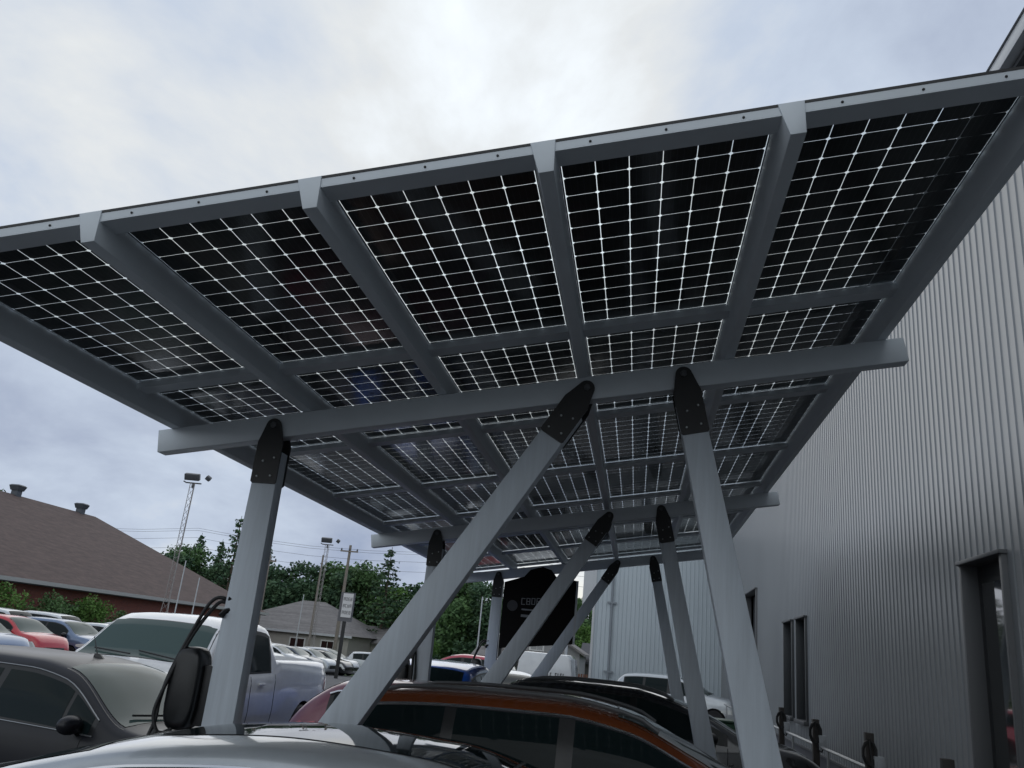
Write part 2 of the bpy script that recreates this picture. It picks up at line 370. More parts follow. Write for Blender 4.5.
for f3 in range(3):
    v0 = 2.54 + 5.52 * f3
    b = MB(); pbox(b, -.21, 5.462, v0, v0 + .12, -.343, -.162); build('crossbeam', b, ALU, cp, bevel=.006)
    Yf = 3.2024 + v0
    def member(x0, z0, x1, z1, w0, w1):
        A = Vector((x0, Yf, z0)); B = Vector((x1, Yf, z1)); d = (B - A).normalized(); s = Vector((d.z, 0, -d.x))
        E_ = B - d * .20
        y0 = -.012; y1 = .118
        ring = lambda p, w: [p + s * (-w / 2) + V * y0, p + s * (w / 2) + V * y0, p + s * (w / 2) + V * y1, p + s * (-w / 2) + V * y1]
        b = MB(); b.loft([ring(A, w0), ring(E_, w1)]); o = build('column', b, ALU_C, cp, bevel=.006)
        pl = .455
        for yy in (-.026, .121):
            e_ = w1 / 2 + .009
            prof = [(-e_ + .012, 0), (e_ - .012, 0), (e_, .012), (e_, pl * .70), (e_ - .012, pl * .78)]
            prof += [(.060 * math.cos(a), pl - .006 + .060 * math.sin(a)) for a in [rad(20 + 17.5 * q) for q in range(9)]]
            prof += [(-e_ + .012, pl * .78), (-e_, pl * .70), (-e_, .012)]
            Q = B - d * pl
            b = MB(); b.prism([Q + s * a + d * t_ + V * yy for a, t_ in prof], V * .014)
            plo = build('end_plate', b, BLK, o)
            if yy < 0:
                s1 = MB(); s1.lathe([(.026, 0), (.026, .012), (.014, .016), (.014, .02)], 6, B + V * yy, -V); build('pivot_bolt', s1, mat('dark bolt head', (.09, .095, .1), .5, .5), plo)
                for a, t_ in ((-.055, .05), (.05, .06), (-.03, .17), (.055, .2)):
                    s1 = MB(); s1.lathe([(.009, 0), (.009, .006), (.005, .009)], 6, Q + s * a + d * t_ + V * yy, -V); build('bolt', s1, BOLT, plo)
        b = MB(); b.box((x0, Yf + .05, .012), (.42, .34, .02)); build('base_plate', b, BLK, o, bevel=.004)
        return o
    member(-2.842, .02, -2.830, 3.385, .285, .186)
    member(-2.78, .02, -.443, 3.805, .262, .182)
    member(1.11, .02, .252, 3.945, .262, .182)
    b = MB(); b.box((-2.81, Yf + .05, -.15), (.6, .5, .31)); build('footing', b, CONC, cp, bevel=.01)
    b = MB(); b.box((1.11, Yf + .05, -.15), (.5, .5, .31)); build('footing', b, CONC, cp, bevel=.01)

# ------------------------------------------------------------------ EV chargers on the left columns
def charger(y, label, dx=0.0):
    t = root('ev_charger', (-3.02, y, 1.15), label, 'charger', 'wall chargers fixed to the carport columns')
    prof = []
    for q in range(24):
        a = 2 * PI * q / 24; prof.append((.115 * math.copysign(abs(math.cos(a)) ** .55, math.cos(a)), .275 * math.copysign(abs(math.sin(a)) ** .6, math.sin(a))))
    b = MB(); rings = []
    for yy, s in ((-.105, .80), (-.095, .93), (-.07, 1.0), (.05, 1.0), (.07, .96)): rings.append([Vector((-.09 + a * s - .03 * z / .275 * 0, yy, .30 + z * s)) for a, z in prof])
    b.loft(rings); build('housing', b, PLAST, t, smooth=True, sharp=60)
    b = MB(); b.box((.02, 0, .26), (.12, .06, .4)); build('bracket', b, BLK, t, bevel=.004)
    b = MB(); pts = [(.10, .0, .90), (.055, -.02, .925), (.0, -.03, .92), (-.05, -.04, .86), (-.10, -.06, .72), (-.15, -.08, .56), (-.20, -.1, .38), (-.225, -.11, .20), (-.22, -.12, .09), (-.235, -.13, 0.0), (-.27, -.14, -.12)]
    b.tube(smoothpts(pts), .014, 8); build('cable', b, RUB, t, smooth=True, sharp=80)
    b = MB(); pts = [(.06, .0, .90), (-.0, .0, .88), (-.09, -.05, .70), (-.16, -.09, .48), (-.215, -.12, .26), (-.235, -.13, .12), (-.19, -.12, .01), (-.13, -.08, .02), (-.09, -.05, .08)]
    b.tube(smoothpts(pts), .014, 8); build('cable', b, RUB, t, smooth=True, sharp=80)
    b = MB(); b.tube([(.13, 0, .86), (.085, -.03, .83), (.07, -.05, .80)], .022, 8); b.tube([(.09, -.02, .925), (.16, 0, .92)], .018, 8); build('cable_holder', b, PLAST, t, smooth=True)
    b = MB(); b.tube([(-.20, -.12, .02), (-.215, -.13, -.05), (-.25, -.14, -.10)], [.02, .026, .02], 8); b.box((-.135, -.1, .0), (.12, .05, .035)); build('connector', b, PLAST, t, smooth=True)
    return t
def smoothpts(p, n=5):
    p = [Vector(q) for q in p]; out = []
    for i in range(len(p) - 1):
        a, b_, c_, d = p[max(i - 1, 0)], p[i], p[i + 1], p[min(i + 2, len(p) - 1)]
        for k in range(n):
            t = k / n; out.append(.5 * ((2 * b_) + (-a + c_) * t + (2 * a - 5 * b_ + 4 * c_ - d) * t * t + (-a + 3 * b_ - 3 * c_ + d) * t ** 3))
    out.append(p[-1]); return out
charger(5.76, 'black charger with looped cable on the nearest left carport column, beside the black hatchback')
c2 = charger(11.28, 'black charger hung with several cable loops, left of the blue car')
for k, dx in enumerate((-.10, -.20, .13)):
    b = MB(); pts = [(dx * .3, -.03, .86), (dx * .8, -.05, .6), (dx, -.06, .3), (dx * 1.05, -.06, -.1), (dx * .9, -.06, -.4)]
    b.tube(smoothpts(pts), .013, 8); build('cable', b, RUB, c2, smooth=True)
b = MB(); pts = [(-.16, -.08, .1)] + [(-.08 + .16 * math.cos(a), -.08, .62 + .26 * math.sin(a)) for a in [PI - PI * q / 8 for q in range(9)]] + [(.09, -.08, .1)]
b.tube(smoothpts(pts, 3), .018, 8); build('cable', b, RUB, c2, smooth=True)
charger(16.8, 'dark charger on the third, farthest left carport column, in front of the blue car')

# ------------------------------------------------------------------ right-hand building
def corrugated(name, p0, d, length, ztop, zbot, nrm, openings, m, parent, pitch=.25, depth=.035):
    """vertical ribs; p0 start, d unit direction, nrm outward normal; openings (s0,s1,z0,z1)"""
    b = MB(); prof = [(0, 0), (.74, 0), (.82, 1), (.92, 1), (1.0, 0)]
    n = int(length / pitch); cuts = sorted({round(s, 4) for o in openings for s in o[:2]})
    st = []
    for i in range(n):
        for a, h in prof[:-1]: st.append((i * pitch + a * pitch, h * depth))
    st.append((n * pitch, 0))
    def hh(s):
        a = (s / pitch) % 1.0
        for (x0, y0), (x1, y1) in zip(prof, prof[1:]):
            if x0 <= a <= x1: return (y0 + (y1 - y0) * (a - x0) / (x1 - x0)) * depth
        return 0
    for cc in cuts: st.append((cc, hh(cc)))
    st = sorted(set(st)); d = Vector(d); nrm = Vector(nrm); p0 = Vector(p0)
    for (s0, h0), (s1, h1) in zip(st, st[1:]):
        if s1 - s0 < 1e-5: continue
        mid = (s0 + s1) / 2; zs = [(zbot, ztop)]
        for o in openings:
            if o[0] < mid < o[1]:
                nz = []
                for a, bb in zs:
                    if o[2] > a: nz.append((a, min(bb, o[2])))
                    if o[3] < bb: nz.append((max(a, o[3]), bb))
                zs = nz
        for a, bb in zs:
            if bb - a < .01: continue
            A = p0 + d * s0 + nrm * h0; B = p0 + d * s1 + nrm * h1
            b.quad((A.x, A.y, a), (B.x, B.y, a), (B.x, B.y, bb), (A.x, A.y, bb))
    return build(name, b, m, parent)
XW = 3.5
bd = root('warehouse_building', (XW + 6, 20, 0), 'tall grey ribbed-metal building along the right side of the carport', 'building', world=True)
Y0w = 1.0
OP = [(8.64, 9.67, 0.0, 3.26, 'door'), (18.44, 19.45, 1.14, 3.18, 'window'), (20.0, 21.06, 1.14, 3.18, 'window'), (25.9, 28.9, .0, 4.40, 'overhead_door')]
EAVE = 7.86
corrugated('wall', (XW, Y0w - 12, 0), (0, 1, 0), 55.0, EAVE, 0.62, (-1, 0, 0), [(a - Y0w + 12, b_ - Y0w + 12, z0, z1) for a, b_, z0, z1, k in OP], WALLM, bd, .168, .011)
# plain lower band, cut at the openings
b = MB(); seg = [(-11, 8.64), (9.67, 25.9), (28.9, 43.9)]
for a, e in seg: b.box((XW + .06, (a + e) / 2, .31), (.16, e - a, .62))
build('plinth', b, mat('dark painted plinth', (.07, .075, .09), .7, 0, .1, 2), bd)
b = MB(); 
for a, e in seg: b.box((XW - .03, (a + e) / 2, .635), (.05, e - a, .03))
build('flashing', b, TRIMD, bd)
for a, e, z0, z1, k in OP:
    t = .06
    f = MB()
    f.box((XW + .08, a - t / 2 + .02, (z0 + z1) / 2), (.27, t, z1 - z0)); f.box((XW + .08, e + t / 2 - .02, (z0 + z1) / 2), (.27, t, z1 - z0))
    f.box((XW + .06, (a + e) / 2, z1 + .02), (.29, e - a + 2 * t, .04))
    if z0 > .1: f.box((XW + .02, (a + e) / 2, z0 - .04), (.26, e - a + 2 * t, .08))
    g_ = MB()
    fo = build('frame', f, mat('dark window trim', (.055, .06, .065), .5) if k == 'window' else mat('door trim', (.11, .115, .12), .5, .1), bd, bevel=.003)
    # reveal and leaf
    g_.box((XW + (.13 if k != 'overhead_door' else .3), (a + e) / 2, (z0 + z1) / 2), (.03, e - a + .06, z1 - z0))
    if k == 'window':
        build('window', g_, GLASSD, bd)
    elif k == 'door':
        do = build('door', g_, mat('dark door leaf', (.03, .032, .034), .4), bd)
        q = MB(); q.box((XW + .112, (a + e) / 2, 1.72), (.008, e - a - .26, 2.7)); build('pane', q, GLASSD, do)
        q = MB(); q.tube([(XW + .07, a + .12, .95), (XW + .07, a + .12, 1.25)], .015, 8); q.box((XW + .095, (a + e) / 2, 1.10), (.02, e - a - .2, .06)); build('handle', q, GALV, do)
    else:
        do = build('door', g_, mat('roller door steel', (.10, .105, .11), .5), bd)
        q = MB()
        for z in range(8): q.box((XW + .278, (a + e) / 2, .3 + z * .52), (.02, e - a, .02))
        build('door_rib', q, TRIMD, do)
b = MB(); b.box((XW - .04, 16.4, EAVE + .10), (.28, 55.2, .17)); build('fascia', b, TRIM, bd, bevel=.01)
b = MB(); b.box((XW - .02, 16.4, EAVE - .02), (.12, 55.0, .06)); build('soffit', b, TRIMD, bd)
b = MB(); b.prism([(XW - .2, -11.2, EAVE + .188), (XW + 9, -11.2, EAVE + .9), (XW + 18, -11.2, EAVE + .188)], (0, 55, 0)); build('roof', b, mat('roof sheet', (.35, .36, .37), .5, .3, .1, 1), bd)
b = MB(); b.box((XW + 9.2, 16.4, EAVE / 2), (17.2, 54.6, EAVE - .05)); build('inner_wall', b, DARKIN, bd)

# rear wing closing the yard
rw = root('rear_building', (6, 42, 0), 'pale ribbed-metal building closing the far end of the yard behind the white hatchback', 'building', world=True)
YR = 36.5; XR = -1.86
corrugated('wall', (XR, YR, 0), (1, 0, 0), 5.7, 7.3, gz(YR), (0, -1, 0), [], WALLR, rw, .175, .018)
corrugated('wall', (XR, YR, 0), (0, 1, 0), 12, 7.3, gz(44) , (-1, 0, 0), [], WALLR, rw, .175, .018)
b = MB(); b.box((3.0, YR + 6.1, 3.4), (9.5, 12.0, 7.8)); build('core_wall', b, WALLR, rw)
b = MB(); b.box((XR - .02, YR - .03, 3.3), (.10, .10, 7.9)); build('corner_trim', b, TRIM, rw)
b = MB(); b.box((XR - .30, YR + .5, 5.6), (.46, 1.0, 3.2)); build('wall_box', b, TRIM, rw)
b = MB(); b.tube([(-1.11, YR - .11, gz(YR)), (-1.11, YR - .11, 7.2)], .045, 8)
for z in (1.52, 4.33): b.box((-1.11, YR - .11, z), (.40, .10, .07))
build('downpipe', b, mat('grey pipe', (.24, .27, .30), .5), rw, smooth=True)
b = MB(); b.box((3.2, YR - .16, 7.4), (10.4, .34, .26)); build('fascia', b, TRIM, rw)

# ------------------------------------------------------------------ plug-in posts and rail at the foot of the right wall
b = MB(); b.tube([(3.0, 1, .93), (3.0, 30, .93)], .024, 8)
for y in range(2, 30, 3): b.tube([(3.0, y + .35, .14), (3.0, y + .35, .93)], .02, 8)
tag(build('guard_rail', b, GALV, smooth=True), 'thin pale metal rail running low along the right building', 'railing')
PW = mat('dark post', (.035, .03, .027), .7, 0, .2, 8); PB = mat('grey outlet box', (.36, .38, .40), .5)
for i, (y, lab) in enumerate(((8.9, 'nearest dark plug-in post, cut by the bottom edge, left of the dark doorway'), (11.65, 'dark plug-in post with a pale outlet box, midway between the doorway and the narrow windows'),
                              (14.9, 'dark plug-in post with coiled cord in front of the two narrow windows'), (18.2, 'farthest plug-in post with a big looped cord, beside the right carport column'))):
    t = root('outlet_post', (2.93, y, .14), lab, 'outlet post', 'plug-in posts along the right wall')
    b = MB(); b.box((0, 0, .60), (.10, .10, 1.20 + .06 * (i % 2))); build('post', b, PW, t, bevel=.004)
    b = MB(); b.box((.09, -.06, .86 if i else .82), (.12, .10, .22)); b.box((.09, -.115, .86), (.07, .02, .12)); build('outlet_box', b, PB, t, bevel=.006)
    b = MB(); pts = []
    lp = 3 if i in (2, 3) else 2
    for k in range(lp * 10 + 1):
        a = 2 * PI * k / 10; pts.append((-.02 + (.075 + .010 * (k // 10)) * math.sin(a), -.075 - .008 * (k / 10), 1.0 + (.13 + .015 * (k // 10)) * math.cos(a) - (.0 if i else .1)))
    pts += [(.02, -.09, .75), (.07, -.1, .72), (.09, -.1, .78)]
    b.tube(pts, .014, 6); build('cord', b, RUB, t, smooth=True)
t = root('waste_bin', (1.98, 18.6, 0), 'green wheeled bin behind the right carport column by the wall', 'bin')
b = MB(); b.loft([[(x * .24, y * .26, .06) for x, y in ((-1, -1), (1, -1), (1, 1), (-1, 1))], [(x * .30, y * .34, .95) for x, y in ((-1, -1), (1, -1), (1, 1), (-1, 1))]]); build('body', b, mat('green bin plastic', (.012, .07, .03), .5), t, bevel=.02)
b = MB(); b.box((0, 0, .985), (.64, .72, .05)); build('lid', b, mat('dark green lid', (.01, .045, .022), .5), t, bevel=.015)
for s in (-1, 1):
    b = MB(); b.lathe([(.09, -.02), (.09, .02)], 14, (s * .26, .3, .09), (1, 0, 0)); build('wheel', b, RUB, t)

# ------------------------------------------------------------------ cars
def interp(pts, x):
    if x <= pts[0][0]: return pts[0][1]
    if x >= pts[-1][0]: return pts[-1][1]
    for i in range(len(pts) - 1):
        if pts[i][0] <= x <= pts[i + 1][0]:
            x0, y0 = pts[i]; x1, y1 = pts[i + 1]; h = x1 - x0; s = (y1 - y0) / h
            def slope(k):
                if k <= 0 or k >= len(pts) - 1: 
                    kk = 0 if k <= 0 else len(pts) - 2
                    return (pts[kk + 1][1] - pts[kk][1]) / (pts[kk + 1][0] - pts[kk][0])
                a = (pts[k][1] - pts[k - 1][1]) / (pts[k][0] - pts[k - 1][0]); c_ = (pts[k + 1][1] - pts[k][1]) / (pts[k + 1][0] - pts[k][0])
                if a * c_ <= 0: return 0
                return 2 * a * c_ / (a + c_)
            m0, m1 = slope(i), slope(i + 1); t = (x - x0) / h
            return (2 * t ** 3 - 3 * t * t + 1) * y0 + (t ** 3 - 2 * t * t + t) * h * m0 + (-2 * t ** 3 + 3 * t * t) * y1 + (t ** 3 - t * t) * h * m1
class CarShape:
    def __init__(s, L, Wd, top, belt, tumble=.38, zb=.2, wr=.33, fw=None, rw=None):
        s.L = L; s.H = Wd / 2; s.top = top; s.belt = belt; s.tm = tumble; s.zb = zb; s.wr = wr; s.fw = fw or L - .85; s.rwx = rw or .82
    def hw(s, x):
        e = min(x, s.L - x); q = max(0.0, min(1.0, e / .75)); k = .80 + .20 * math.sqrt(max(0, 1 - (1 - q) ** 2)); return s.H * k
    def pts(s, x):
        T = interp(s.top, x); B = min(interp(s.belt, x), T - .02); H = s.hw(x); e = min(x, s.L - x)
        lift = max(0, (.12 - e) / .12); zb = s.zb + .14 * lift; T -= .04 * lift
        g_ = T - B; Wb = H * .95; cr = min(.075, g_ * .6); g2 = g_ - cr
        wt = Wb - s.tm * g2 - (.0 if g_ > .1 else 0)
        return [(0, zb), (H * .80, zb), (H * .95, zb + .06), (H * .985, zb + .2), (H, zb + .36 if B > zb + .5 else (zb + B) / 2), (H * .985, B - .10), (H * .965, B - .03), (Wb, B),
                (Wb - s.tm * g2 * .5 + .012 * min(1, g2 * 4), B + g2 * .5), (wt, B + g2), (wt - cr * .45, T - cr * .38), (wt - cr * 1.3, T - cr * .05), (wt * .62, T + .006 * min(1, g_ * 5) + .012), (wt * .3, T + .026), (0, T + .03)]
    def side(s, x, t, off=.004):      # point on side glass plane, t 0..1 belt..shoulder of roof
        p = s.pts(x); a, m, b_ = p[7], p[8], p[9]
        if t < .5: q = (a[0] + (m[0] - a[0]) * t * 2, a[1] + (m[1] - a[1]) * t * 2)
        else: q = (m[0] + (b_[0] - m[0]) * (t * 2 - 1), m[1] + (b_[1] - m[1]) * (t * 2 - 1))
        return (x, q[0] + off, q[1] + off * .35)
    def ontop(s, x, v, off=.004):     # v -1..1 across
        p = s.pts(x)[9:]; wt = p[1][0]; y = abs(v) * wt
        z = p[-1][1]
        for (y0, z0), (y1, z1) in zip(p[1:], p[2:]):
            if y1 <= y <= y0: z = z0 + (z1 - z0) * (y0 - y) / max(1e-6, (y0 - y1)); break
        dz = (interp(s.top, x + .01) - interp(s.top, x - .01)) / .02; n = math.sqrt(1 + dz * dz)
        return (x - dz / n * off, math.copysign(y, v), z + off / n)
    def low(s, x, z):
        p = s.pts(x)
        for (y0, z0), (y1, z1) in zip(p[1:8], p[2:9]):
            if z0 <= z <= z1: return y0 + (y1 - y0) * (z - z0) / max(1e-6, z1 - z0)
        return p[7][0]

def car(shape, name, label, cat, loc, heading, pm, glass_side=(), ws=None, rg=None, roofglass=None, detail=2, group=None, trim=None, rails=False, lamps=None, antenna=None, body_cut=None, wsm=None, rimm=None, sg=(.07, .90), mirror_x=None, handles=(), seams=(), grille=True, roofmat=None):
    s = shape; t = root(name, loc, label, cat, group, rz=heading)
    n = 64 if detail >= 2 else 30
    xs_ = [0, .015, .05, .12] + [.12 + (s.L - .24) * i / n for i in range(1, n)] + [s.L - .12, s.L - .05, s.L - .015, s.L]
    cut = lambda x: x - s.L / 2      # local origin at mid-length
    b = MB(); rings = []
    for x in xs_:
        p = s.pts(x)
        k = 1.0 if x not in (0, s.L) else .93
        if x in (.015, s.L - .015): k = .965
        rings.append([(cut(x), y * k, z) for y, z in p] + [(cut(x), -y * k, z) for y, z in reversed(p[1:-1])])
    b.loft(rings)
    body = build('body', b, [pm], t, smooth=True, sharp=50)
    # wheel arches and other cutters
    cb = MB()
    for wx in (s.rwx, s.fw):
        for sd_ in (-1, 1): cb.lathe([(s.wr + .045, -.22), (s.wr + .045, .22)], 28, (cut(wx), sd_ * s.H, s.wr + .01), (0, 1, 0))
    if body_cut: body_cut(cb, cut)
    cme = build('cutter', cb, [RUB], t)
    md = body.modifiers.new('b', 'BOOLEAN'); md.object = cme; md.operation = 'DIFFERENCE'; md.solver = 'EXACT'
    bpy.context.view_layer.update()
    dg = bpy.context.evaluated_depsgraph_get(); me = bpy.data.meshes.new_from_object(body.evaluated_get(dg))
    body.modifiers.clear(); body.data = me
    me.materials.clear(); me.materials.append(pm); me.materials.append(RUB)
    def inner(p):
        q = p.center
        for wx in (s.rwx, s.fw):
            if abs(math.hypot(q.x - cut(wx), q.z - s.wr - .01) - (s.wr + .045)) < .012 and abs(q.y) < s.H - .004 and abs(p.normal.y) < .3: return 1
            if math.hypot(q.x - cut(wx), q.z - s.wr - .01) < s.wr + .04 and abs(q.y) < s.H - .15: return 1
        return 0
    me.polygons.foreach_set('material_index', [inner(p) for p in me.polygons])
    bpy.data.objects.remove(cme)
    def patch(nm, m, xa, xb, fn, ta, tb, nx=None, nt_=8, parent=body, tb_f=None, ta_f=None):
        nx = nx or max(3, int((xb - xa) / .05)); g_ = MB(); rows = []
        for i in range(nx + 1):
            x = xa + (xb - xa) * i / nx
            t0 = ta_f(x) if ta_f else ta; t1 = tb_f(x) if tb_f else tb
            rows.append([(lambda q: (cut(q[0]), q[1], q[2]))(fn(x, t0 + (t1 - t0) * j / nt_)) for j in range(nt_ + 1)])
        g_.loft(rows, closed=False, caps=False)
        return build(nm, g_, m, parent, smooth=True, sharp=80)
    for sgn in (1, -1):
        for (xa, xb) in glass_side:
            fn = (lambda x, q: (lambda r: (r[0], sgn * r[1], r[2]))(s.side(x, q)))
            ends = lambda x: min(1.0, (x - xa) / .07, (xb - x) / .07)
            g_ = patch('window', CARGLASS, xa, xb, fn, sg[0], sg[1], parent=t)
        if glass_side:
            xa = glass_side[0][0] - .05; xb = glass_side[-1][1] + .05
            fn = (lambda x, q: (lambda r: (r[0], sgn * r[1], r[2]))(s.side(x, q, .002)))
            patch('window_surround', PLAST, xa, xb, fn, .02, .95, parent=t)
            if trim:
                tb = MB(); tb.tube([(lambda q: (cut(q[0]), sgn * q[1], q[2]))(s.side(xa + (xb - xa) * i / 30, .965, .006)) for i in range(31)], trim[1], 6); build('window_trim', tb, trim[0], t, smooth=True)
                tb = MB(); tb.tube([(lambda q: (cut(q[0]), sgn * q[1], q[2]))(s.side(xa + (xb - xa) * i / 30, .0, .006)) for i in range(31)], trim[1], 6); build('window_trim', tb, trim[0], t, smooth=True)
    if ws: 
        patch('windshield_seal', PLAST, ws[0] - .02, ws[1] + .02, lambda x, q: s.ontop(x, q, .002), -.98, .98, parent=t)
        patch('windshield', wsm or WSGLASS, ws[0], ws[1], lambda x, q: s.ontop(x, q, .005), -.93, .93, parent=t)
        if detail >= 2:
            for q0 in (-.1, .6):
                wb = MB(); a = s.ontop(ws[1] - .02, q0, .03); e = s.ontop(ws[1] - .10, q0 - .62, .03); wb.tube([(cut(a[0]), a[1], a[2]), (cut(e[0]), e[1], e[2])], .010, 6); build('wiper', wb, RUB, t)
    if rg: patch('rear_window', CARGLASS, rg[0], rg[1], lambda x, q: s.ontop(x, q, .004), -.90, .90, parent=t)
    if roofglass: patch('glass_roof', CARGLASS, roofglass[0], roofglass[1], lambda x, q: s.ontop(x, q, .004), roofglass[2], roofglass[3], parent=t)
    if rails:
        for sgn in (-1, 1):
            rb = MB(); pts = [(lambda q: (cut(q[0]), q[1], q[2]))(s.ontop(rails[0] + (rails[1] - rails[0]) * i / 16, sgn * .84, (rails[3] if len(rails) > 3 else .055) if 0 < i < 16 else .01)) for i in range(17)]
            rb.tube(pts, .018, 8); build('roof_rail', rb, rails[2], t, smooth=True)
    for wx in (s.rwx, s.fw):
        for sd_ in (-1, 1):
            w_ = MB(); r = s.wr; c0 = (cut(wx), sd_ * (s.H - .12), r)
            w_.lathe([(r * .62, -.10), (r * .93, -.11), (r, -.08), (r, .08), (r * .93, .11), (r * .62, .10)], 28, c0, (0, 1, 0)); wo_ = build('wheel', w_, RUB, t, smooth=True)
            w_ = MB(); w_.lathe([(r * .64, -.02), (r * .64, .07), (r * .58, .09), (r * .55, .02)], 24, c0, (0, sd_, 0))
            for k in range(6):
                a = 2 * PI * k / 6; w_.box((c0[0] + math.cos(a) * r * .33, c0[1] + sd_ * .06, c0[2] + math.sin(a) * r * .33), (r * .55, .03, .05), Matrix.Rotation(-a, 3, 'Y'))
            build('rim', w_, rimm or RIM, wo_, smooth=True)
    if mirror_x:
        for sd_ in (-1, 1):
            y = s.side(mirror_x, .1)[1]; z = s.side(mirror_x, .1)[2]
            m_ = MB(); m_.ell((cut(mirror_x) - .02, sd_ * (y + .10), z + .05), (.085, .125, .08), 16, 10); mo = build('mirror', m_, pm if detail == 3 else PLAST, t, smooth=True)
            m_ = MB(); m_.tube([(cut(mirror_x), sd_ * (y - .03), z - .03), (cut(mirror_x), sd_ * (y + .05), z + .02)], .035, 8); build('mirror_arm', m_, PLAST, mo)
    zl = s.zb + .48
    for sd_ in (-1, 1):
        hz = (lamps or {}).get('hz', zl); tz = (lamps or {}).get('tz', zl + .1)
        for nm, m_, xa, xb, zc in (('headlight', LAMPW, s.L - .62, s.L - .03, hz), ('taillight', LAMPR, .02, .42, tz)):
            g_ = MB(); rows = []
            for i in range(13):
                x = xa + (xb - xa) * i / 12; q_ = (i / 12) if nm == 'headlight' else 1 - i / 12
                hh = .03 + .065 * q_ ** .6; zc_ = min(zc, interp(s.belt, x) - hh - .02) + (0 if nm == 'headlight' else .0)
                rows.append([(cut(x), sd_ * (s.low(x, zc_ + hh * (k / 3 - 1)) + .005), zc_ + hh * (k / 3 - 1)) for k in range(7)])
            g_.loft(rows, closed=False, caps=False); build(nm, g_, m_, t, smooth=True, sharp=80)
        if (lamps or {}).get('high'):
            g_ = MB(); rows = []
            for i in range(9):
                x = .05 + .36 * i / 8; rows.append([(lambda q: (cut(q[0]), sd_ * q[1], q[2]))(s.side(x, .10 + (.28 - .02 * i) * k / 4 * (1 + .8 * (i < 5)), .006)) for k in range(5)])
            g_.loft(rows, closed=False, caps=False); build('taillight', g_, LAMPR, t, smooth=True, sharp=80)
    if grille:
        g_ = MB(); g_.box((cut(s.L - .02), 0, s.zb + .30), (.08, s.H * 1.0, .22)); build('grille', g_, PLAST, t, bevel=.02)
        g_ = MB(); g_.box((cut(.01), 0, s.zb + .30), (.04, .5, .13)); build('number_plate', g_, mat('plate', (.5, .5, .5), .5), t)
    for x in handles:
        for sd_ in (-1, 1):
            h_ = MB(); z = interp(s.belt, x) - .13; y = s.low(x, z); h_.box((cut(x), sd_ * (y + .022), z), (.19, .02, .03)); h_.box((cut(x), sd_ * (y + .01), z), (.15, .03, .02)); build('door_handle', h_, (trim[0] if trim else pm), t, bevel=.006)
    for x in seams:
        for sd_ in (-1, 1):
            h_ = MB(); h_.tube([(cut(x), sd_ * (s.low(x, z) + .0005), z) for z in [s.zb + .12 + (interp(s.belt, x) - s.zb - .14) * i / 12 for i in range(13)]], .005, 4); build('door_gap', h_, RUB, t)
    if antenna:
        q = s.ontop(antenna, 0, 0); a_ = MB(); a_.loft([[(cut(q[0]) + dx * .06, dy * .02, q[2] - .01) for dx, dy in ((-1, -1), (1, -.6), (1, .6), (-1, 1))], [(cut(q[0]) - .03 + dx * .03, dy * .01, q[2] + .035) for dx, dy in ((-1, -1), (1, -.6), (1, .6), (-1, 1))]])
        a_.tube([(cut(q[0]) - .03, 0, q[2] + .02), (cut(q[0]) - .12, 0, q[2] + .19)], [.006, .003], 6); build('antenna', a_, PLAST, t)
    return t

# profiles: x runs from the tail (0) to the nose (L)
sedan_top = [(0, .92), (.15, 1.02), (.75, 1.07), (1.35, 1.33), (1.9, 1.42), (2.5, 1.435), (2.95, 1.38), (3.75, 1.0), (4.3, .90), (4.58, .74), (4.65, .62)]
sedan_belt = [(0, .84), (1.0, .96), (2.4, .93), (3.7, .90), (4.3, .84), (4.65, .5)]
hatch_top = [(0, .86), (.10, 1.05), (.30, 1.26), (.62, 1.43), (1.3, 1.475), (2.1, 1.47), (2.55, 1.41), (3.35, 1.0), (3.8, .93), (4.02, .78), (4.1, .62)]
hatch_belt = [(0, .86), (.6, .99), (1.5, .95), (3.3, .90), (3.8, .84), (4.1, .5)]
suv_top = [(0, .95), (.08, 1.12), (.28, 1.42), (.50, 1.575), (1.3, 1.64), (2.0, 1.65), (2.5, 1.585), (3.0, 1.38), (3.45, 1.12), (4.1, 1.02), (4.42, .86), (4.52, .68)]
suv_belt = [(0, .95), (.6, 1.10), (1.6, 1.06), (3.4, 1.0), (4.1, .94), (4.52, .6)]
silver_top = [(0, .88), (.12, 1.02), (.45, 1.10), (.90, 1.24), (1.4, 1.355), (2.05, 1.405), (2.6, 1.385), (3.05, 1.29), (3.75, 1.0), (4.2, .88), (4.5, .70)]
silver_belt = [(0, .80), (1.0, .96), (2.4, .94), (3.7, .90), (4.2, .80), (4.5, .5)]
SED = CarShape(4.65, 1.82, sedan_top, sedan_belt); HAT = CarShape(4.1, 1.72, hatch_top, hatch_belt, wr=.31)
SUV = CarShape(4.52, 1.86, suv_top, suv_belt, wr=.35); SIL = CarShape(4.5, 1.84, silver_top, silver_belt)

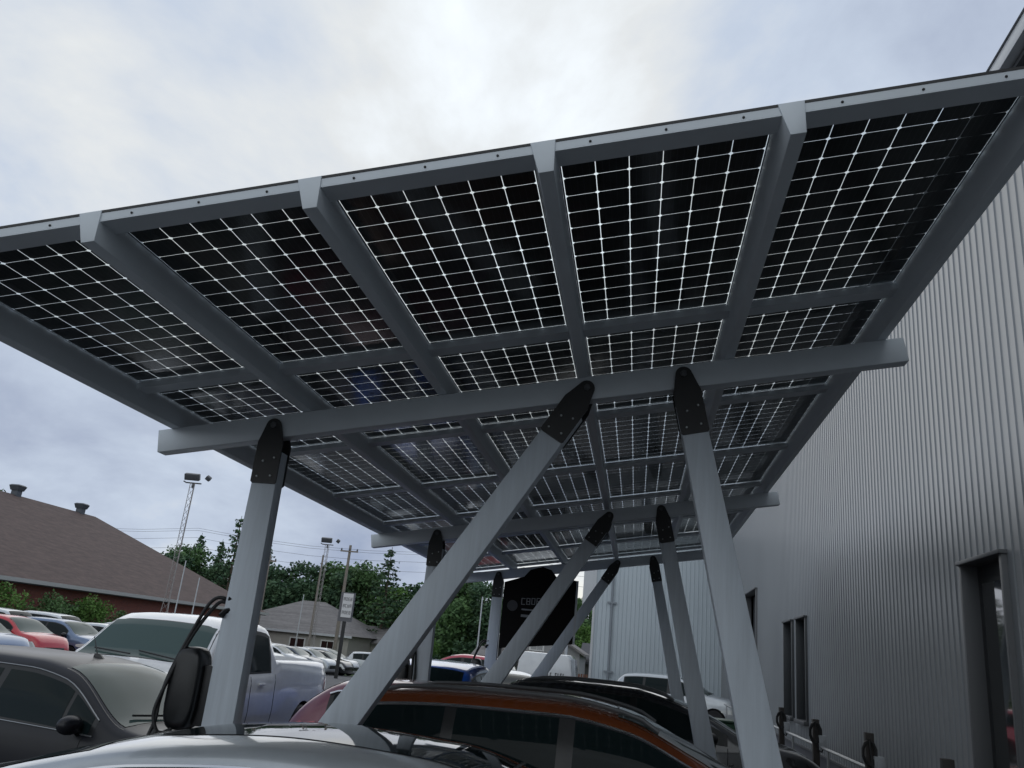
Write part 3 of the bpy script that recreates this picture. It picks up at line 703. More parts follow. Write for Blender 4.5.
low = lambda prof, d: [(x, z if z < 1.1 else z - d * min(1, (z - 1.1) / .3)) for x, z in prof]
ORG = CarShape(4.52, 1.86, low(suv_top, .07), low(suv_belt, .04), wr=.35)
silver = paint('silver', (.42, .45, .47), .45, .3); orange = paint('burnt orange', (.19, .045, .009), .3, .22, .03); maroon = paint('maroon', (.14, .02, .045), .3)
black = paint('black', (.010, .011, .013), .2, .25); dgrey = mat('paint dark grey', (.010, .011, .015), .33, .0, .2, 5, coat=.05, spec=.32); white = paint('white', (.62, .64, .66), 0, .4)
blue = paint('bright blue', (.015, .13, .62), .1); red = paint('red', (.50, .008, .018), .0); bluegrey = paint('blue grey', (.13, .19, .30), .4)
lsilver = paint('light silver', (.5, .53, .55), .4); greyblue = paint('slate', (.06, .08, .11), .4); olive = paint('yellow green', (.32, .33, .08), .1); pinkred = paint('faded red', (.40, .03, .06), .1)

car(SIL, 'silver_car', 'silver car with a black glass roof, nearest of all, cut off by the bottom edge', 'car', (-1.30, 4.40, .0), 0, silver,
    glass_side=((1.0, 1.62), (1.68, 2.5), (2.56, 3.45)), ws=(2.98, 3.75), rg=(.35, 1.12), roofglass=(1.30, 2.96, -.62, .80), trim=(CHROME, .011), detail=3, mirror_x=3.3, handles=(1.8, 2.7), seams=(1.65, 2.53, 3.45), wsm=CARGLASS, sg=(.07, .985))
car(ORG, 'orange_suv', 'burnt orange SUV with roof rails and chrome window line, parked behind the silver car', 'SUV', (-.30, 7.25, 0), 0, orange,
    glass_side=((.50, 1.15), (1.24, 2.02), (2.14, 3.15)), ws=(2.45, 3.42), rg=(.12, .44), trim=(CHROME, .012), rails=(.62, 2.75, mat('rail grey', (.13, .135, .14), .4, .5), .03), detail=3, mirror_x=3.05, handles=(1.35, 2.25), seams=(1.2, 2.08, 3.2), sg=(.05, .93))
car(HAT, 'maroon_hatchback', 'maroon hatchback with pale chrome window trim, tail between pickup and big slanted column', 'car', (-1.62, 9.55, 0), 0, maroon,
    glass_side=((.55, 1.0), (1.05, 1.85), (1.93, 2.9)), ws=(2.5, 3.33), rg=(.12, .55), trim=(CHROME, .016), detail=2, mirror_x=2.95, handles=(1.2, 2.05), seams=(1.02, 1.89, 3.0), lamps={'high': 1})
car(CarShape(4.75, 1.9, [(0, .95), (.08, 1.12), (.3, 1.40), (.55, 1.53), (1.4, 1.59), (2.1, 1.585), (2.6, 1.50), (3.2, 1.30), (3.7, 1.08), (4.3, .99), (4.62, .84), (4.75, .66)], [(0, .93), (.6, 1.08), (1.6, 1.04), (3.6, .98), (4.3, .90), (4.75, .58)], wr=.35), 'black_suv',
    'black SUV behind the orange one, its roof rising over the orange roof', 'SUV', (.22, 12.9, 0), 0, black,
    glass_side=((.5, 1.2), (1.28, 2.1), (2.2, 3.35)), ws=(2.6, 3.68), rg=(.12, .5), rails=(.6, 2.7, mat('rail grey', (.13, .135, .14), .4, .5), .03), detail=2, mirror_x=3.2, handles=(1.4, 2.3), seams=(1.24, 2.15, 3.4), sg=(.05, .93))
# dark hatchback, nose turned towards the camera's right
hd = rad(-7)
car(HAT, 'dark_hatchback', 'black hatchback with a stub roof antenna in the lower left corner', 'car', (-5.45, 7.85, -.02), hd, dgrey,
    glass_side=((.55, 1.0), (1.05, 1.85), (1.93, 2.72), (2.76, 3.05)), ws=(2.5, 3.33), rg=(.12, .55), trim=(mat('satin trim', (.3, .31, .32), .3, .8), .006), detail=3, mirror_x=2.95, handles=(1.2, 2.05), seams=(1.02, 1.89, 3.0), antenna=2.28, sg=(.05, .88))
car(SUV, 'blue_car', 'bright blue car, rear towards the camera, left of the middle slanted brace', 'car', (-3.1, 14.33, 0), rad(90), blue,
    glass_side=((.50, 1.15), (1.24, 2.02), (2.14, 3.15)), ws=(2.45, 3.42), rg=(.12, .44), detail=2, mirror_x=3.05, handles=(1.35, 2.25), seams=(1.2, 2.08))
car(SUV, 'red_car', 'faded red wagon showing only its roof above the blue car', 'car', (-6.7, 33, 0), PI, pinkred, glass_side=((.50, 1.15), (1.24, 2.02), (2.14, 3.15)), ws=(2.45, 3.42), rg=(.12, .44), detail=1)
car(SED, 'white_sedan', 'white sedan with dark pinstripe glimpsed left of the white van', 'car', (-3.5, 22.8, 0), rad(110), white, glass_side=((1.05, 1.5), (1.56, 2.4), (2.47, 3.45)), ws=(2.9, 3.72), rg=(.78, 1.45), detail=1)
car(SUV, 'white_hatchback', 'white hatchback parked in front of the pale ribbed wall', 'car', (1.55, 31.6, 0), rad(-14), lsilver, glass_side=((.50, 1.15), (1.24, 2.02), (2.14, 3.15)), ws=(2.45, 3.42), rg=(.12, .44), trim=None, detail=2, mirror_x=3.05, seams=(1.2, 2.08))
car(SED, 'pale_sedan', 'pale silver sedan behind the charger cables left of the blue car', 'car', (-6.6, 24.5, 0), rad(-88), lsilver, glass_side=((1.05, 1.5), (1.56, 2.4), (2.47, 3.45)), ws=(2.9, 3.72), rg=(.78, 1.45), detail=1)

# pickup truck facing the camera
TR = CarShape(5.85, 2.0, [(0, 1.28), (.06, 1.42), (1.0, 1.44), (2.36, 1.445), (2.43, 1.5), (2.52, 1.84), (2.72, 1.93), (3.2, 1.955), (3.75, 1.93), (4.0, 1.84), (4.62, 1.36), (5.2, 1.25), (5.7, 1.14), (5.85, .8)],
              [(0, 1.26), (2.3, 1.40), (2.5, 1.27), (4.6, 1.24), (5.2, 1.15), (5.7, 1.0), (5.85, .7)], tumble=.26, zb=.42, wr=.40, fw=4.95, rw=1.25)
def bedcut(cb, cut): cb.box((cut(1.24), 0, 1.25), (2.1, 1.52, .9))
car(TR, 'pickup_truck', 'white and silver crew-cab pickup truck facing the camera behind the black hatchback', 'pickup truck', (-6.22, 11.72, 0), rad(-90), paint('pickup silver white', (.72, .73, .74), .0, .35), detail=3,
    glass_side=((2.62, 3.22), (3.30, 4.2)), ws=(4.02, 4.60), body_cut=bedcut, mirror_x=4.15, handles=(2.95, 3.5), seams=(2.46, 3.26, 4.25), lamps={'hz': .95, 'tz': 1.05}, sg=(.06, .86), trim=None)
# lettered cargo van
t = root('cargo_van', (-3.05, 31.5, 0), 'white cargo van with a row of small dark lettering low on its back', 'van', rz=0)
b = MB(); sec = [(-.93, .35), (.93, .35), (.97, 1.1), (.88, 1.85), (.76, 1.98), (-.76, 1.98), (-.88, 1.85), (-.97, 1.1)]
b.loft([[(x * 1.0, -2.3, z) for x, z in sec], [(x * 1.01, -1, z + .02) for x, z in sec], [(x, .9, z) for x, z in sec], [(x * .97, 1.6, .35 + (z - .35) * .62) for x, z in sec], [(x * .9, 2.4, .35 + (z - .35) * .42) for x, z in sec]])
build('body', b, white, t, smooth=True, bevel=.03)
for sx in (-1, 1):
    b = MB(); b.box((sx * .44, -2.315, 1.52), (.62, .02, .42)) if False else b.box((sx * .92, -2.25, 1.1), (.08, .12, .4)); build('taillight', b, LAMPR, t)
    for yy in (-1.4, 1.5):
        b = MB(); b.lathe([(.34, -.1), (.34, .1)], 22, (sx * .86, yy, .34), (1, 0, 0)); build('wheel', b, RUB, t)
for i in range(9):
    if i == 4: continue
    b = MB(); x0 = -.05 + i * .088; b.box((x0, -2.325, 1.30), (.022, .012, .16))
    if i % 2: b.box((x0 + .020, -2.325, 1.37), (.04, .012, .025))
    if i % 3 == 0: b.box((x0 + .020, -2.325, 1.24), (.04, .012, .025))
    build('letter', b, BLK, t)
b = MB(); b.box((0, -2.31, 1.1), (.02, .012, 1.5)); build('door_gap', b, RUB, t)

# rows of parked cars
rowcols = [(red, 'red hatchback', 'HAT'), (bluegrey, 'blue-grey hatchback', 'HAT'), (lsilver, 'silver sedan', 'SED'), (white, 'white sedan', 'SED'), (lsilver, 'pale silver wagon', 'SUV'), (white, 'white SUV', 'SUV'), (silver, 'silver sedan', 'SED'),
           (lsilver, 'pale silver sedan', 'SED'), (white, 'white sedan', 'SED'), (greyblue, 'dark slate sedan', 'SED'), (lsilver, 'silver hatchback', 'HAT'), (black, 'black sedan', 'SED'), (white, 'white SUV', 'SUV')]
desc = ['leftmost in the front row, beyond the black hatchback roof', 'just right of the red hatchback in the front row', 'third from the left edge in the front row', 'fourth in the front row, partly behind the pickup windshield', 'fifth in the front row, hidden largely by the pickup cab', 'sixth in the front row, behind the pickup cab',
        'seventh in the front row, behind the first carport column', 'first car seen right of the pickup cab', 'second car seen right of the pickup cab', 'with dark windscreen, third right of the pickup cab', 'fourth right of the pickup cab, above the pickup bed end', 'low and dark just left of the big slanted column', 'at the far end of the front row beside the big slanted column']
SH = {'HAT': (HAT, dict(glass_side=((.55, 1.0), (1.05, 1.85), (1.93, 2.9)), ws=(2.5, 3.33), rg=(.12, .55), mirror_x=2.95)),
      'SED': (SED, dict(glass_side=((1.05, 1.5), (1.56, 2.4), (2.47, 3.45)), ws=(2.9, 3.72), rg=(.78, 1.45), mirror_x=3.3)),
      'SUV': (SUV, dict(glass_side=((.50, 1.15), (1.24, 2.02), (2.14, 3.15)), ws=(2.45, 3.42), rg=(.12, .44), mirror_x=3.05))}
for i, ((pm, nm, k), d) in enumerate(zip(rowcols, desc)):
    y = 26.2 + 2.6 * i; sh, kw = SH[k]
    car(sh, 'parked_car', nm + ' ' + d, 'car', (-21 + random.uniform(-.25, .25), y, gz(y)), rad(random.uniform(-3, 3)) - .06, pm, detail=1, group='cars parked in rows on the lot', **kw)
y = 21.9; car(HAT, 'parked_car', 'pale blue hatchback cut by the left edge, its bonnet below the red car', 'car', (-19.8, y + .7, 0), -.06, bluegrey, detail=1, group='cars parked in rows on the lot', **SH['HAT'][1])
back = [(lsilver, 'SUV', 'pale SUV at the left edge in the back row against the hedge'), (white, 'SUV', 'white roof second from left in the back row by the hedge'), (lsilver, 'SED', 'third car in the back row by the hedge'), (white, 'SUV', 'white roof fourth in the back row by the hedge'), (olive, 'SUV', 'yellow-green car at the right end of the hedge row'), (olive, 'SUV', 'yellow-green car far behind the pickup bed'), (white, 'SUV', 'small white SUV far behind the pickup bed')]
for i, (pm, k, d) in enumerate(back):
    y = 31.5 + 3.2 * i if i < 5 else 58 + 2.8 * (i - 5); sh, kw = SH[k]
    car(sh, 'parked_car', d, 'car', (-26.9 if i < 5 else -27.5, y, gz(y)), rad(180), pm, detail=1, group='cars parked in rows on the lot', **kw)
car(SUV, 'parked_car', 'white SUV seen side-on beyond the row, under the roadside sign', 'car', (-19.6, 63.5, gz(63)), rad(25), white, detail=1, group='cars parked in rows on the lot', **SH['SUV'][1])

# ------------------------------------------------------------------ brick building with brown hip roof
bb = root('brick_building', (-43, 44, 0), 'long low red-brick building with a big brown shingle roof', 'building', world=True)
b = MB(); b.box((-43, 43, 1.2), (22.6, 48.6, 3.4)); build('wall', b, BRICK, bb)
b = MB(); e0 = (-31, 17.5, 3.1); e1 = (-31, 68, 3.1); e2 = (-55, 68, 3.1); e3 = (-55, 17.5, 3.1); r0 = (-43, 28, 9); r1 = (-43, 59.5, 9)
b.v += [e0, e1, e2, e3, r0, r1]; 
for f in ((0, 1, 5, 4), (1, 2, 5), (2, 3, 4, 5), (3, 0, 4), (0, 3, 2, 1)): b.face(f)
ro = build('roof', b, SHING, bb)
b = MB(); b.box((-30.93, 42.75, 3.02), (.14, 50.6, .20)); b.box((-43, 68.06, 3.02), (24.1, .14, .2)); build('gutter', b, mat('pale eave', (.40, .40, .38), .6), bb)
b = MB(); b.box((-31.35, 42.75, 2.9), (.75, 50, .06)); build('soffit', b, TRIMD, bb)
for y in (50.6, 57.6):
    b = MB(); sq = lambda w, z: [(-43 + a * w, y + q * w, z) for a, q in ((-1, -1), (1, -1), (1, 1), (-1, 1))]
    b.loft([sq(.24, 8.7), sq(.24, 9.30)]); b.loft([sq(.30, 9.30), sq(.40, 9.62), sq(.30, 9.70)])
    build('roof_vent', b, mat('vent steel', (.075, .085, .10), .5, .3), ro)
for y in (36, 44, 52, 60):
    f = MB(); f.box((-31.66, y, 1.5), (.06, 1.8, 1.2)); fo = build('window', f, mat('window frame', (.30, .29, .27), .6), bb); f = MB(); f.box((-31.62, y, 1.5), (.02, 1.6, 1.0)); build('pane', f, GLASSD, fo)

def house(name, label, x0, x1, y0, y1, zb, ze, zr, wallm, roofm, axis='x', wins=(), over=.4):
    t = root(name, ((x0 + x1) / 2, (y0 + y1) / 2, zb), label, 'house', world=True)
    b = MB(); b.box(((x0 + x1) / 2, (y0 + y1) / 2, (zb + ze) / 2 - .3), (x1 - x0, y1 - y0, ze - zb + .6))
    xm, ym = (x0 + x1) / 2, (y0 + y1) / 2
    if axis == 'y': b.prism([(x0, y0, ze), (x1, y0, ze), (xm, y0, zr - .12)], (0, y1 - y0, 0))
    elif axis == 'x': b.prism([(x0, y0, ze), (x0, y1, ze), (x0, ym, zr - .12)], (x1 - x0, 0, 0))
    build('wall', b, wallm, t)
    b = MB(); o = over
    if axis == 'hip':
        b.v += [(x0 - o, y0 - o, ze), (x1 + o, y0 - o, ze), (x1 + o, y1 + o, ze), (x0 - o, y1 + o, ze), (x0 + 5.5, ym, zr), (x1 - 5.5, ym, zr)]
        for f in ((0, 1, 5, 4), (1, 2, 5), (2, 3, 4, 5), (3, 0, 4), (0, 3, 2, 1)): b.face(f)
        fb = MB(); fb.box((xm, y0 - o, ze - .09), (x1 - x0 + 2 * o, .06, .2)); build('fascia', fb, TRIM, t)
    elif axis == 'y':
        k = (zr - ze) / (xm - x0)
        for s_ in (-1, 1):
            xe = xm + s_ * (xm - x0 + o); b.prism([(xm, y0 - o, zr), (xe, y0 - o, ze - k * o), (xe, y0 - o, ze - k * o + .16), (xm, y0 - o, zr + .18)], (0, y1 - y0 + 2 * o, 0))
    else:
        k = (zr - ze) / (ym - y0)
        for s_ in (-1, 1):
            ye = ym + s_ * (ym - y0 + o); b.prism([(x0 - o, ym, zr), (x0 - o, ye, ze - k * o), (x0 - o, ye, ze - k * o + .16), (x0 - o, ym, zr + .18)], (x1 - x0 + 2 * o, 0, 0))
    build('roof', b, roofm, t)
    for (wx, wz, ww, wh) in wins:
        f = MB(); f.box((wx, y0 - .02, wz), (ww + .2, .08, wh + .2)); fo = build('window', f, mat('white window frame', (.6, .6, .58), .6), t)
        f = MB(); f.box((wx - ww / 4, y0 - .065, wz), (ww / 2 - .05, .02, wh)); f.box((wx + ww / 4, y0 - .065, wz), (ww / 2 - .05, .02, wh)); build('pane', f, GLASSD, fo)
    return t
BEIGE = mat('beige siding', (.34, .32, .29), .8, 0, .08, 2); GREYS = mat('grey siding', (.27, .27, .27), .8, 0, .08, 2)
house('house', 'house with a grey hip roof just right of the brown-roofed brick building', -40, -26.6, 77, 91, -.8, 1.9, 5.0, BEIGE, SHING_G, 'hip', [(-31.6, .7, 1.4, 1.1), (-28.6, .7, 1.2, 1.1)])
house('house', 'long low bungalow with a grey roof behind the roadside sign', -30.5, -15.5, 84, 93, -.8, 1.5, 3.0, BEIGE, SHING_G, 'x', [(-27.5, .9, 1.6, 1.0), (-23.0, .9, 1.6, 1.0), (-19.0, .9, 1.2, 1.0)])
h3 = house('house', 'grey gabled house with a small white-framed window below the black sign', -10.6, -4.0, 62, 70, -.8, 2.3, 4.1, GREYS, SHING_G, 'y', [(-7.15, 2.75, .9, .95), (-9.8, 2.6, .5, .9)], over=.35)
b = MB(); b.prism([(-11.5, 59.6, 1.55), (-11.5, 62, 2.15), (-11.5, 62, 2.0), (-11.5, 59.6, 1.4)], (6.2, 0, 0)); build('porch_roof', b, SHING_G, h3)
house('house', 'dark low-roofed shed between the slanted brace and the pale rear building', -4.2, 3, 70, 78, -.8, 1.7, 3.1, mat('dark siding', (.10, .10, .10), .8), mat('dark roof', (.06, .062, .07), .8, 0, .1, 2), 'x')
t = root('picket_fence', (-3.4, 58, gz(58)), 'brown wooden fence left of the pale rear building', 'fence')
b = MB()
for i in range(26): b.box((-2 + i * .17, 0, .95), (.12, .03, 1.5))
build('pickets', b, mat('brown fence wood', (.16, .075, .05), .85, 0, .2, 5), t)
b = MB(); b.box((.15, .04, .6), (4.5, .04, .08)); b.box((.15, .04, 1.4), (4.5, .04, .08)); build('fence_rail', b, BARK, t)

# ------------------------------------------------------------------ signs
t = root('black_sign_board', (-1.939, 16.839, .352), 'large black sign board with an arched top and faint grey lettering, behind the carport', 'sign')
b = MB(); pr = [(-.93, 1.97), (.86, 2.22), (.86, 3.72), (.35, 3.78), (.22, 3.93), (-.0, 3.99), (-.30, 3.90), (-.45, 3.72), (-.93, 3.55)]
b.prism([(x, -.08, z) for x, z in pr], (0, .008, 0)); build('board', b, mat('black sign face', (.006, .005, .005), .7, spec=.15), t)
b = MB(); b.box((.885, -.078, 2.97), (.05, .016, 1.5)); build('board_edge', b, TRIM, t)
b = MB(); lt = random.Random(3)
LG = mat('faint grey lettering', (.22, .23, .24), .6); R5 = Matrix.Rotation(rad(0), 3, 'Y')
def glyph(b, x, z, w, h, k):
    s_ = w * .2
    if k & 1: b.box((x - w / 2 + s_ / 2, -.085, z), (s_, .012, h))
    if k & 2: b.box((x + w / 2 - s_ / 2, -.085, z), (s_, .012, h))
    if k & 4: b.box((x, -.087, z + h / 2 - s_ / 2), (w, .012, s_))
    if k & 8: b.box((x, -.087, z - h / 2 + s_ / 2), (w, .012, s_))
    if k & 16: b.box((x, -.087, z), (w, .012, s_))
for i, k in enumerate((13, 31, 15, 29, 23, 15)): glyph(b, -.42 + i * .125, 3.12 + i * .010, .095, .16, k)
build('lettering', b, LG, t)
b = MB(); b.box((-.17, -.085, 2.93), (.55, .012, .035)); b.box((-.12, -.085, 2.78), (.66, .012, .06)); build('underline', b, LG, t)
b = MB(); b.lathe([(.13, 0), (.13, .01)], 24, (-.68, -.085, 3.0), (0, -1, 0)); build('emblem', b, mat('emblem grey', (.045, .045, .05), .6), t)
b = MB(); b.box((-.9, .0, .85), (.07, .07, 2.65)); build('post', b, BLK, t)
sgn_ = [o for o in bpy.data.objects if o.name == 'black_sign_board'][0]; sgn_.scale = (.8146, .8146, .8146)
t = root('roadside_sign', (-15.95, 45, gz(45)), 'white roadside sign with three rows of dark lettering on a dark post', 'sign')
b = MB(); b.box((0, 0, 3.75), (.75, .25, 1.55)); build('cabinet', b, mat('sign cabinet', (.12, .12, .13), .6), t)
b = MB(); b.box((.07, -.14, 3.83), (.58, .03, 1.28)); build('face', b, mat('white sign face', (.62, .62, .62), .5), t)
for r in range(3):
    for i in range(4):
        b = MB(); glyph(b, -.12 + i * .13, 4.17 - r * .36, .09, .17, (23, 15, 29, 31, 13, 27)[(r * 3 + i) % 6])
        b.v = [(q[0], q[1] - .075, q[2]) for q in b.v]; build('letter', b, mat('dark lettering', (.08, .08, .09), .6), t)
b = MB(); b.box((0, 0, 1.5), (.16, .16, 3.0)); build('post', b, BLK, t)

# ------------------------------------------------------------------ light towers, poles and wires
def tower(x, y, h, label, w0=.75, w1=.26):
    t = root('light_tower', (x, y, gz(y)), label, 'light tower', 'lattice light towers', rz=.15)
    b = MB(); cs = [(0, .58), (-.5, -.29), (.5, -.29)]; nseg = 26
    P3 = lambda k, i: Vector((cs[i][0], cs[i][1], 0)) * ((w0 if k < 5 else w1) if False else (w1 + (w0 - w1) * max(0, 1 - k / 9.0))) + Vector((0, 0, h * k / nseg))
    for i in range(3):
        for k in range(nseg): b.tube([P3(k, i), P3(k + 1, i)], .018, 5)
        for k in range(nseg): b.tube([P3(k, i), P3(k + 1, (i + 1) % 3)], .011, 4)
    build('lattice_mast', b, mat('old mast steel', (.30, .28, .27), .6, .3), t)
    b = MB(); b.tube([(-.55, 0, h + .05), (-.4, 0, h - .02), (.45, 0, h - .02)], .04, 6); b.tube([(0, 0, h - .3), (0, 0, h)], .05, 6); build('crossarm', b, TRIMD, t)
    for dx, sc in ((-.32, 1.25), (.08, 1.25), (.78, .8)):
        b = MB(); b.box((dx, 0, h + .32), (.34 * sc, .26, .29 * sc), Matrix.Rotation(rad(25), 3, 'X') @ Matrix.Rotation(rad(35 if dx > .5 else 0), 3, 'Y')); build('floodlight', b, mat('floodlight housing', (.07, .075, .085), .5), t, bevel=.03)
    return t
tower(-24.6, 41.5, 9.35, 'tall rusty lattice tower carrying floodlights, in front of the brown roof')
tower(-24.1, 61.5, 9.3, 'more distant lattice floodlight tower, between the pickup and the slanted column', .8, .3)
def pole(x, y, h, r, label, arm=0, m=WOODP, nm='utility_pole', cat='utility pole'):
    t = root(nm, (x, y, gz(y)), label, cat)
    b = MB(); b.tube([(0, 0, 0), (0, 0, h)], [r, r * .65], 10); build('pole', b, m, t, smooth=True)
    if arm:
        b = MB(); b.box((0, -.12, h - .55), (arm, .1, .12)); build('crossarm', b, WOODP, t)
        for k in (-.45, 0, .45):
            b = MB(); b.lathe([(.05, 0), (.08, .08), (.04, .2)], 8, (arm * k, -.12, h - .5)); build('insulator', b, TRIMD, t)
    return t
pole(-25.3, 70, 10.3, .17, 'wooden utility pole with a crossarm right of the second floodlight tower', 1.6)
pole(-24.9, 63, 8.6, .11, 'bare wooden pole standing against the second floodlight tower')
pole(-32.6, 70, 8.9, .15, 'wooden utility pole just right of the near left carport column', 1.4)
pole(-27.8, 48, 5.8, .05, 'thin pale pole in front of the brown roof, left of the lattice tower', 0, TRIM, 'thin_pole', 'pole')
pole(-25.0, 45, 4.6, .045, 'thin pale pole in front of the brown roof, right of the lattice tower', 0, TRIM, 'thin_pole', 'pole')
pole(-27.2, 66, 5.6, .05, 'thin pole in front of the grey-roofed house', 0, TRIM, 'thin_pole', 'pole')
pole(-17.5, 62, 4.2, .07, 'short pale post below the treeline, left of the blue car', 0, WOODP, 'thin_pole', 'pole')
pole(-9.3, 50, 5.4, .055, 'thin leaning-looking pale pole above the red wagon roof', 0, TRIM, 'thin_pole', 'pole')
pole(-4.2, 52, 9.0, .10, 'pale metal pole between the black sign and the pale rear building', 0, TRIM, 'thin_pole', 'pole')
for i, z in enumerate((10.05, 9.85, 9.2, 8.4)):
    b = MB(); pts = []
    for k in range(21):
        q = k / 20; X = -95 + q * 110; pts.append((X, 70 + (0 if i < 3 else .5), z - .9 + 3.2 * (((q * 4) % 1) - .5) ** 2))
    b.tube(pts, .012, 4); tag(build('power_line', b, mat('wire', (.12, .12, .13), .6)), ('topmost', 'second from top', 'third from top', 'lowest')[i] + ' of the thin overhead wires strung between the utility poles', 'wire', 'overhead wires')

# ------------------------------------------------------------------ vegetation
def leafquad(b, p, s, rnd):
    n = Vector((rnd.gauss(0, 1), rnd.gauss(0, 1), rnd.gauss(0, 1) + .5)).normalized(); a = n.orthogonal().normalized(); a.rotate(Matrix.Rotation(rnd.uniform(0, 6.28), 3, n)); c_ = n.cross(a)
    k = rnd.uniform(.45, .8)
    b.quad(p - a * s, p - c_ * s * k, p + a * s, p + c_ * s * k)
def decid(name, label, seed, h, w, leaf, m, n=3800, group=None, cat='tree', loc=(0, 0, 0), trunk=.14, base=.22):
    r = random.Random(seed); t = root(name, loc, label, cat, group)
    b = MB(); top = h * .8; pts = [Vector((0, 0, -.2)), Vector((r.uniform(-.1, .1), r.uniform(-.1, .1), h * .3)), Vector((r.uniform(-.3, .3), 0, top))]
    b.tube(smoothpts(pts), [trunk * (1 - .8 * i / 10) for i in range(11)], 8)
    cl = []
    for i in range(11):
        a = r.uniform(0, 6.28); zz_ = base + (1 - base) * r.uniform(.12, .86); rr = w * .5 * r.uniform(.2, .7) * math.sin(PI * min(1, max(.15, (zz_ - base * .6) / (1.05 - base * .6)))) ** .6
        p = Vector((math.cos(a) * rr, math.sin(a) * rr, h * zz_)); cl.append((p, w * r.uniform(.15, .27)))
        b.tube([Vector((0, 0, max(.1, p.z * .6))), p * .5 + Vector((0, 0, p.z * .35)), p], [trunk * .4, trunk * .25, trunk * .1], 5)
    cl.append((Vector((0, 0, h * .88)), w * .17)); cl.append((Vector((0, 0, h * .6)), w * .3))
    build('trunk', b, BARK, t, smooth=True)
    b = MB(); tot = sum(c_[1] ** 2 for c_ in cl)
    for p, rad_ in cl:
        for _ in range(int(n * rad_ ** 2 / tot)):
            d = Vector((r.gauss(0, 1), r.gauss(0, 1), r.gauss(0, 1))).normalized() * rad_ * (r.random() ** .4) * r.uniform(.8, 1.15); d.z *= .85
            q = p + d
            if q.z > .05: leafquad(b, q, leaf * r.uniform(.6, 1.3), r)
    build('crown', b, m, t); return t
def conifer(name, label, seed, h, w, m, loc, sparse=1.0, group=None):
    r = random.Random(seed); t = root(name, loc, label, 'tree', group)
    b = MB(); b.tube([(0, 0, -.2), (0, 0, h)], [.16 * h / 10, .02], 7); L_ = MB(); z = h * .10
    while z < h * .985:
        k = 1 - (z / h); rr = w * .5 * (k ** .75) * r.uniform(.75, 1.1) + .12; nb = max(4, int(9 * sparse))
        for i in range(nb):
            a = r.uniform(0, 6.28); rb = rr * r.uniform(.55, 1.1); droop = -.25 * rb
            e = Vector((math.cos(a) * rb, math.sin(a) * rb, z + droop + .25 * rb * (sparse < .9)))
            b.tube([(0, 0, z), e], [.025, .008], 4)
            for j in range(int(3 + rb * 11)):
                q = r.random() ** .7; p = Vector((0, 0, z)).lerp(e, q) + Vector((r.gauss(0, .10), r.gauss(0, .10), r.gauss(-.05, .09)))
                leafquad(L_, p, r.uniform(.09, .2), r)
        z += h * .028 * r.uniform(.8, 1.3) / max(.6, sparse)
    build('trunk', b, BARK, t, smooth=True); build('crown', L_, m, t); return t
GT = 'trees along the far edge of the lot'
protoD = [decid('broadleaf_tree', '', 11 + i, 9.0, 6.5, .17, (LEAF_M, LEAF_D, LEAF_M)[i], n=6500, group=GT, loc=(0, 0, 0), base=.12) for i in range(3)]
protoC = [conifer('spruce_tree', '', 31, 11.0, 4.4, LEAF_D, (0, 0, 0), 1.0, GT), conifer('pine_tree', '', 37, 11.0, 5.6, LEAF_D, (0, 0, 0), .7, GT)]
protoL = decid('broadleaf_tree', '', 51, 9.0, 6.5, .16, LEAF_L, n=6500, group=GT, base=.1)
used = set()
def place(pr, x, y, h, label, wf=1.0, rz=None):
    base_h = 10.9 if pr in protoC else 8.6; h *= 1.07
    o = pr if id(pr) not in used else copy_tree(pr)
    if id(pr) not in used: used.add(id(pr))
    s_ = h / base_h; o.location = (x, y, gz(y) - .1); o.scale = (s_ * wf, s_ * wf, s_); o.rotation_euler = (0, 0, rz if rz is not None else random.uniform(0, 6.28)); o['label'] = label
    return o
D, C_, PL = protoD, protoC, protoL
yy = 92
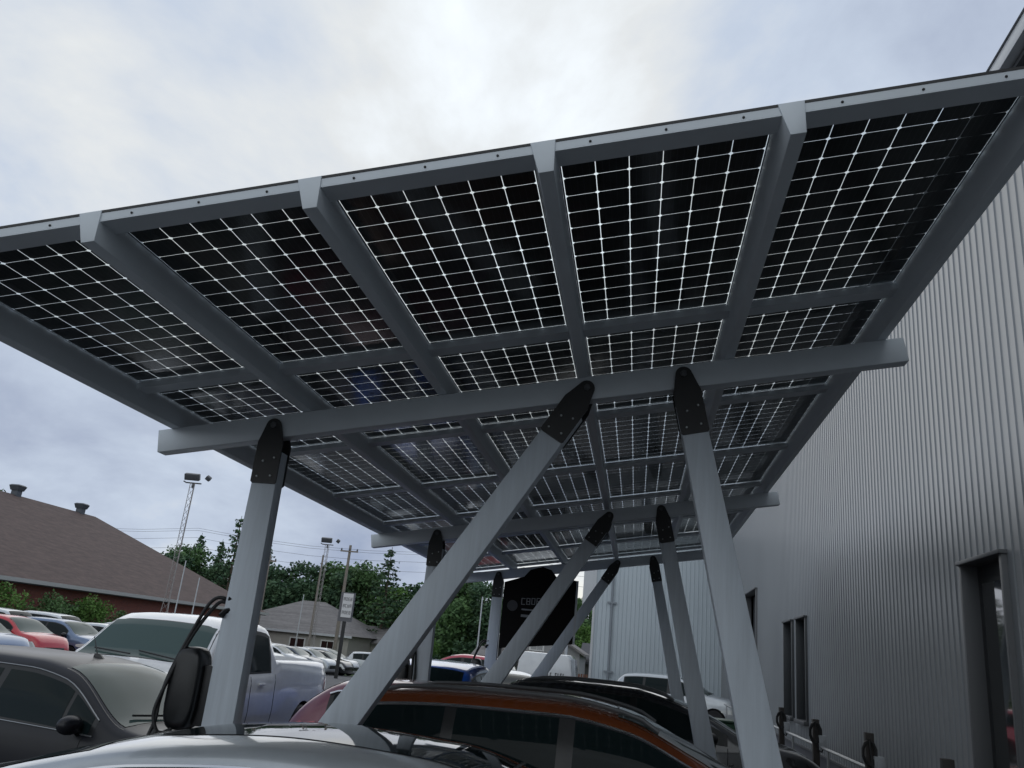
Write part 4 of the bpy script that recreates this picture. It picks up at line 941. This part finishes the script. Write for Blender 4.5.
T = [(PL, -58.0, 88, 9.6, 'pale green tree above the brown roof just left of the floodlight tower', 1.15), (D[0], -55.5, 94, 10.2, 'leafy tree showing above the brown roof behind the floodlight tower', 1.0), (C_[0], -54.2, 96, 12.3, 'pointed spruce right of the floodlight tower', 1.0),
     (D[1], -52.6, 90, 9.2, 'dark rounded tree between two spruces above the brown roof', 1.1), (C_[0], -50.2, 94, 11.6, 'pointed spruce midway between the floodlight tower and the column', .9), (C_[1], -45.3, 88, 13.6, 'tall open pine just left of the near carport column', 1.05),
     (C_[0], -43.5, 92, 12.0, 'dark spruce behind the near left carport column', 1.3), (D[1], -41.5, 90, 9.0, 'low dark tree under the tall open pine', 1.2), (D[1], -38.8, 92, 9.7, 'dark tree just right of the near left carport column', 1.1), (D[2], -36.0, 95, 10.2, 'rounded dark-green tree behind the grey-roofed house', 1.1),
     (D[1], -33.2, 92, 9.0, 'dark tree directly behind the second floodlight tower', 1.2), (D[0], -30.6, 94, 9.7, 'tree between the second floodlight tower and the crossarm pole', 1.1), (PL, -28.0, 96, 8.2, 'lighter green tree right of the crossarm pole', 1.2), (C_[1], -27.0, 88, 11.6, 'broad tall conifer right of the crossarm pole', 1.35),
     (C_[0], -24.0, 94, 9.6, 'slim spruce left of the big slanted column, beside the broad conifer', 1.0), (D[1], -25.6, 98, 8.8, 'dark tree filling in behind the broad conifer', 1.4), (D[1], -22.0, 90, 8.6, 'dark tree hidden mostly by the big slanted column', 1.3), (D[1], -19.0, 84, 8.0, 'dark tree just right of the big slanted column', 1.2),
     (D[0], -16.3, 80, 8.8, 'tall leafy tree right of the second charger', 1.2), (D[1], -13.6, 78, 8.1, 'dark dense tree left of the black sign board', 1.2), (D[2], -11.6, 82, 7.6, 'tree partly behind the black sign board', 1.2), (PL, -14.6, 58, 4.1, 'small bright green tree left of the red wagon', .9),
     (D[1], -47.5, 90, 8.6, 'low dark tree left of the tall open pine', 1.3), (D[2], -56.8, 98, 8.8, 'dark foliage low behind the brown roof ridge', 1.4), (PL, -4.4, 84, 5.6, 'bright green tree beside the pale rear building', 1.1), (D[0], -6.6, 92, 8.4, 'tree seen under the farthest slanted brace', 1.0), (D[1], -8.6, 96, 8.6, 'dark tree behind the grey gabled house', 1.3),
     (D[1], -2.5, 95, 7.6, 'dark tree touching the edge of the pale rear building', 1.2), (D[2], -63.5, 72, 12.2, 'treetop peeping over the brown roof ridge between the two roof vents', .8)]
for pr, x, y, h, lab, wf in T: place(pr, x, y, h, lab, wf)
# dense wood behind the first line of trees
wd = MB(); r = random.Random(5)
for _ in range(24000):
    x = r.uniform(-75, 12); hgt = 8.0 + .9 * math.sin(x * .5) + .7 * math.sin(x * 1.3 + 1) - (1.5 if x > -20 else 0); leafquad(wd, Vector((x, r.uniform(99, 106), hgt * r.random() ** .8)), r.uniform(.22, .42), r)
o = build('woodland', wd, LEAF_D); o['label'] = 'dense dark woodland behind the first line of trees'; o['category'] = 'woodland'; o['kind'] = 'stuff'
b = MB(); 
# shrubs by the brick wall
for i, (y, h, w, m, lab) in enumerate(((33.4, 2.3, 3.0, LEAF_M, 'bushy shrub at the left edge against the brick building'), (36.6, 2.5, 3.4, LEAF_L, 'bright green shrub second from the left edge by the brick wall'), (40.0, 2.45, 3.4, LEAF_M, 'wide mid-green shrub third along the brick wall'),
                                        (43.3, 2.7, 3.2, LEAF_L, 'tallest light-green shrub of the brick wall row'), (46.4, 2.1, 3.0, LEAF_M, 'rounded shrub right of the tallest one by the brick wall'), (49.2, 1.9, 2.6, LEAF_D, 'dark shrub at the right end of the row, left of the thin pole'))):
    decid('shrub', lab, 70 + i, h + .3, w, .075, m, n=4200, group='shrubs in front of the brick building', cat='shrub', loc=(-30.2, y, gz(y)), trunk=.05, base=.0)
for i, (x, y, lab) in enumerate(((-21.5, 76, 'low yellow-green shrub by the grey-roofed house'), (-19.3, 78, 'round ornamental tree beside the roadside sign'))):
    decid('shrub', lab, 90 + i, 3.0 if i else 1.6, 3.2, .12, LEAF_L if not i else LEAF_D, n=1500, group='shrubs in front of the houses', cat='shrub', loc=(x, y, gz(y)), trunk=.06, base=.05)
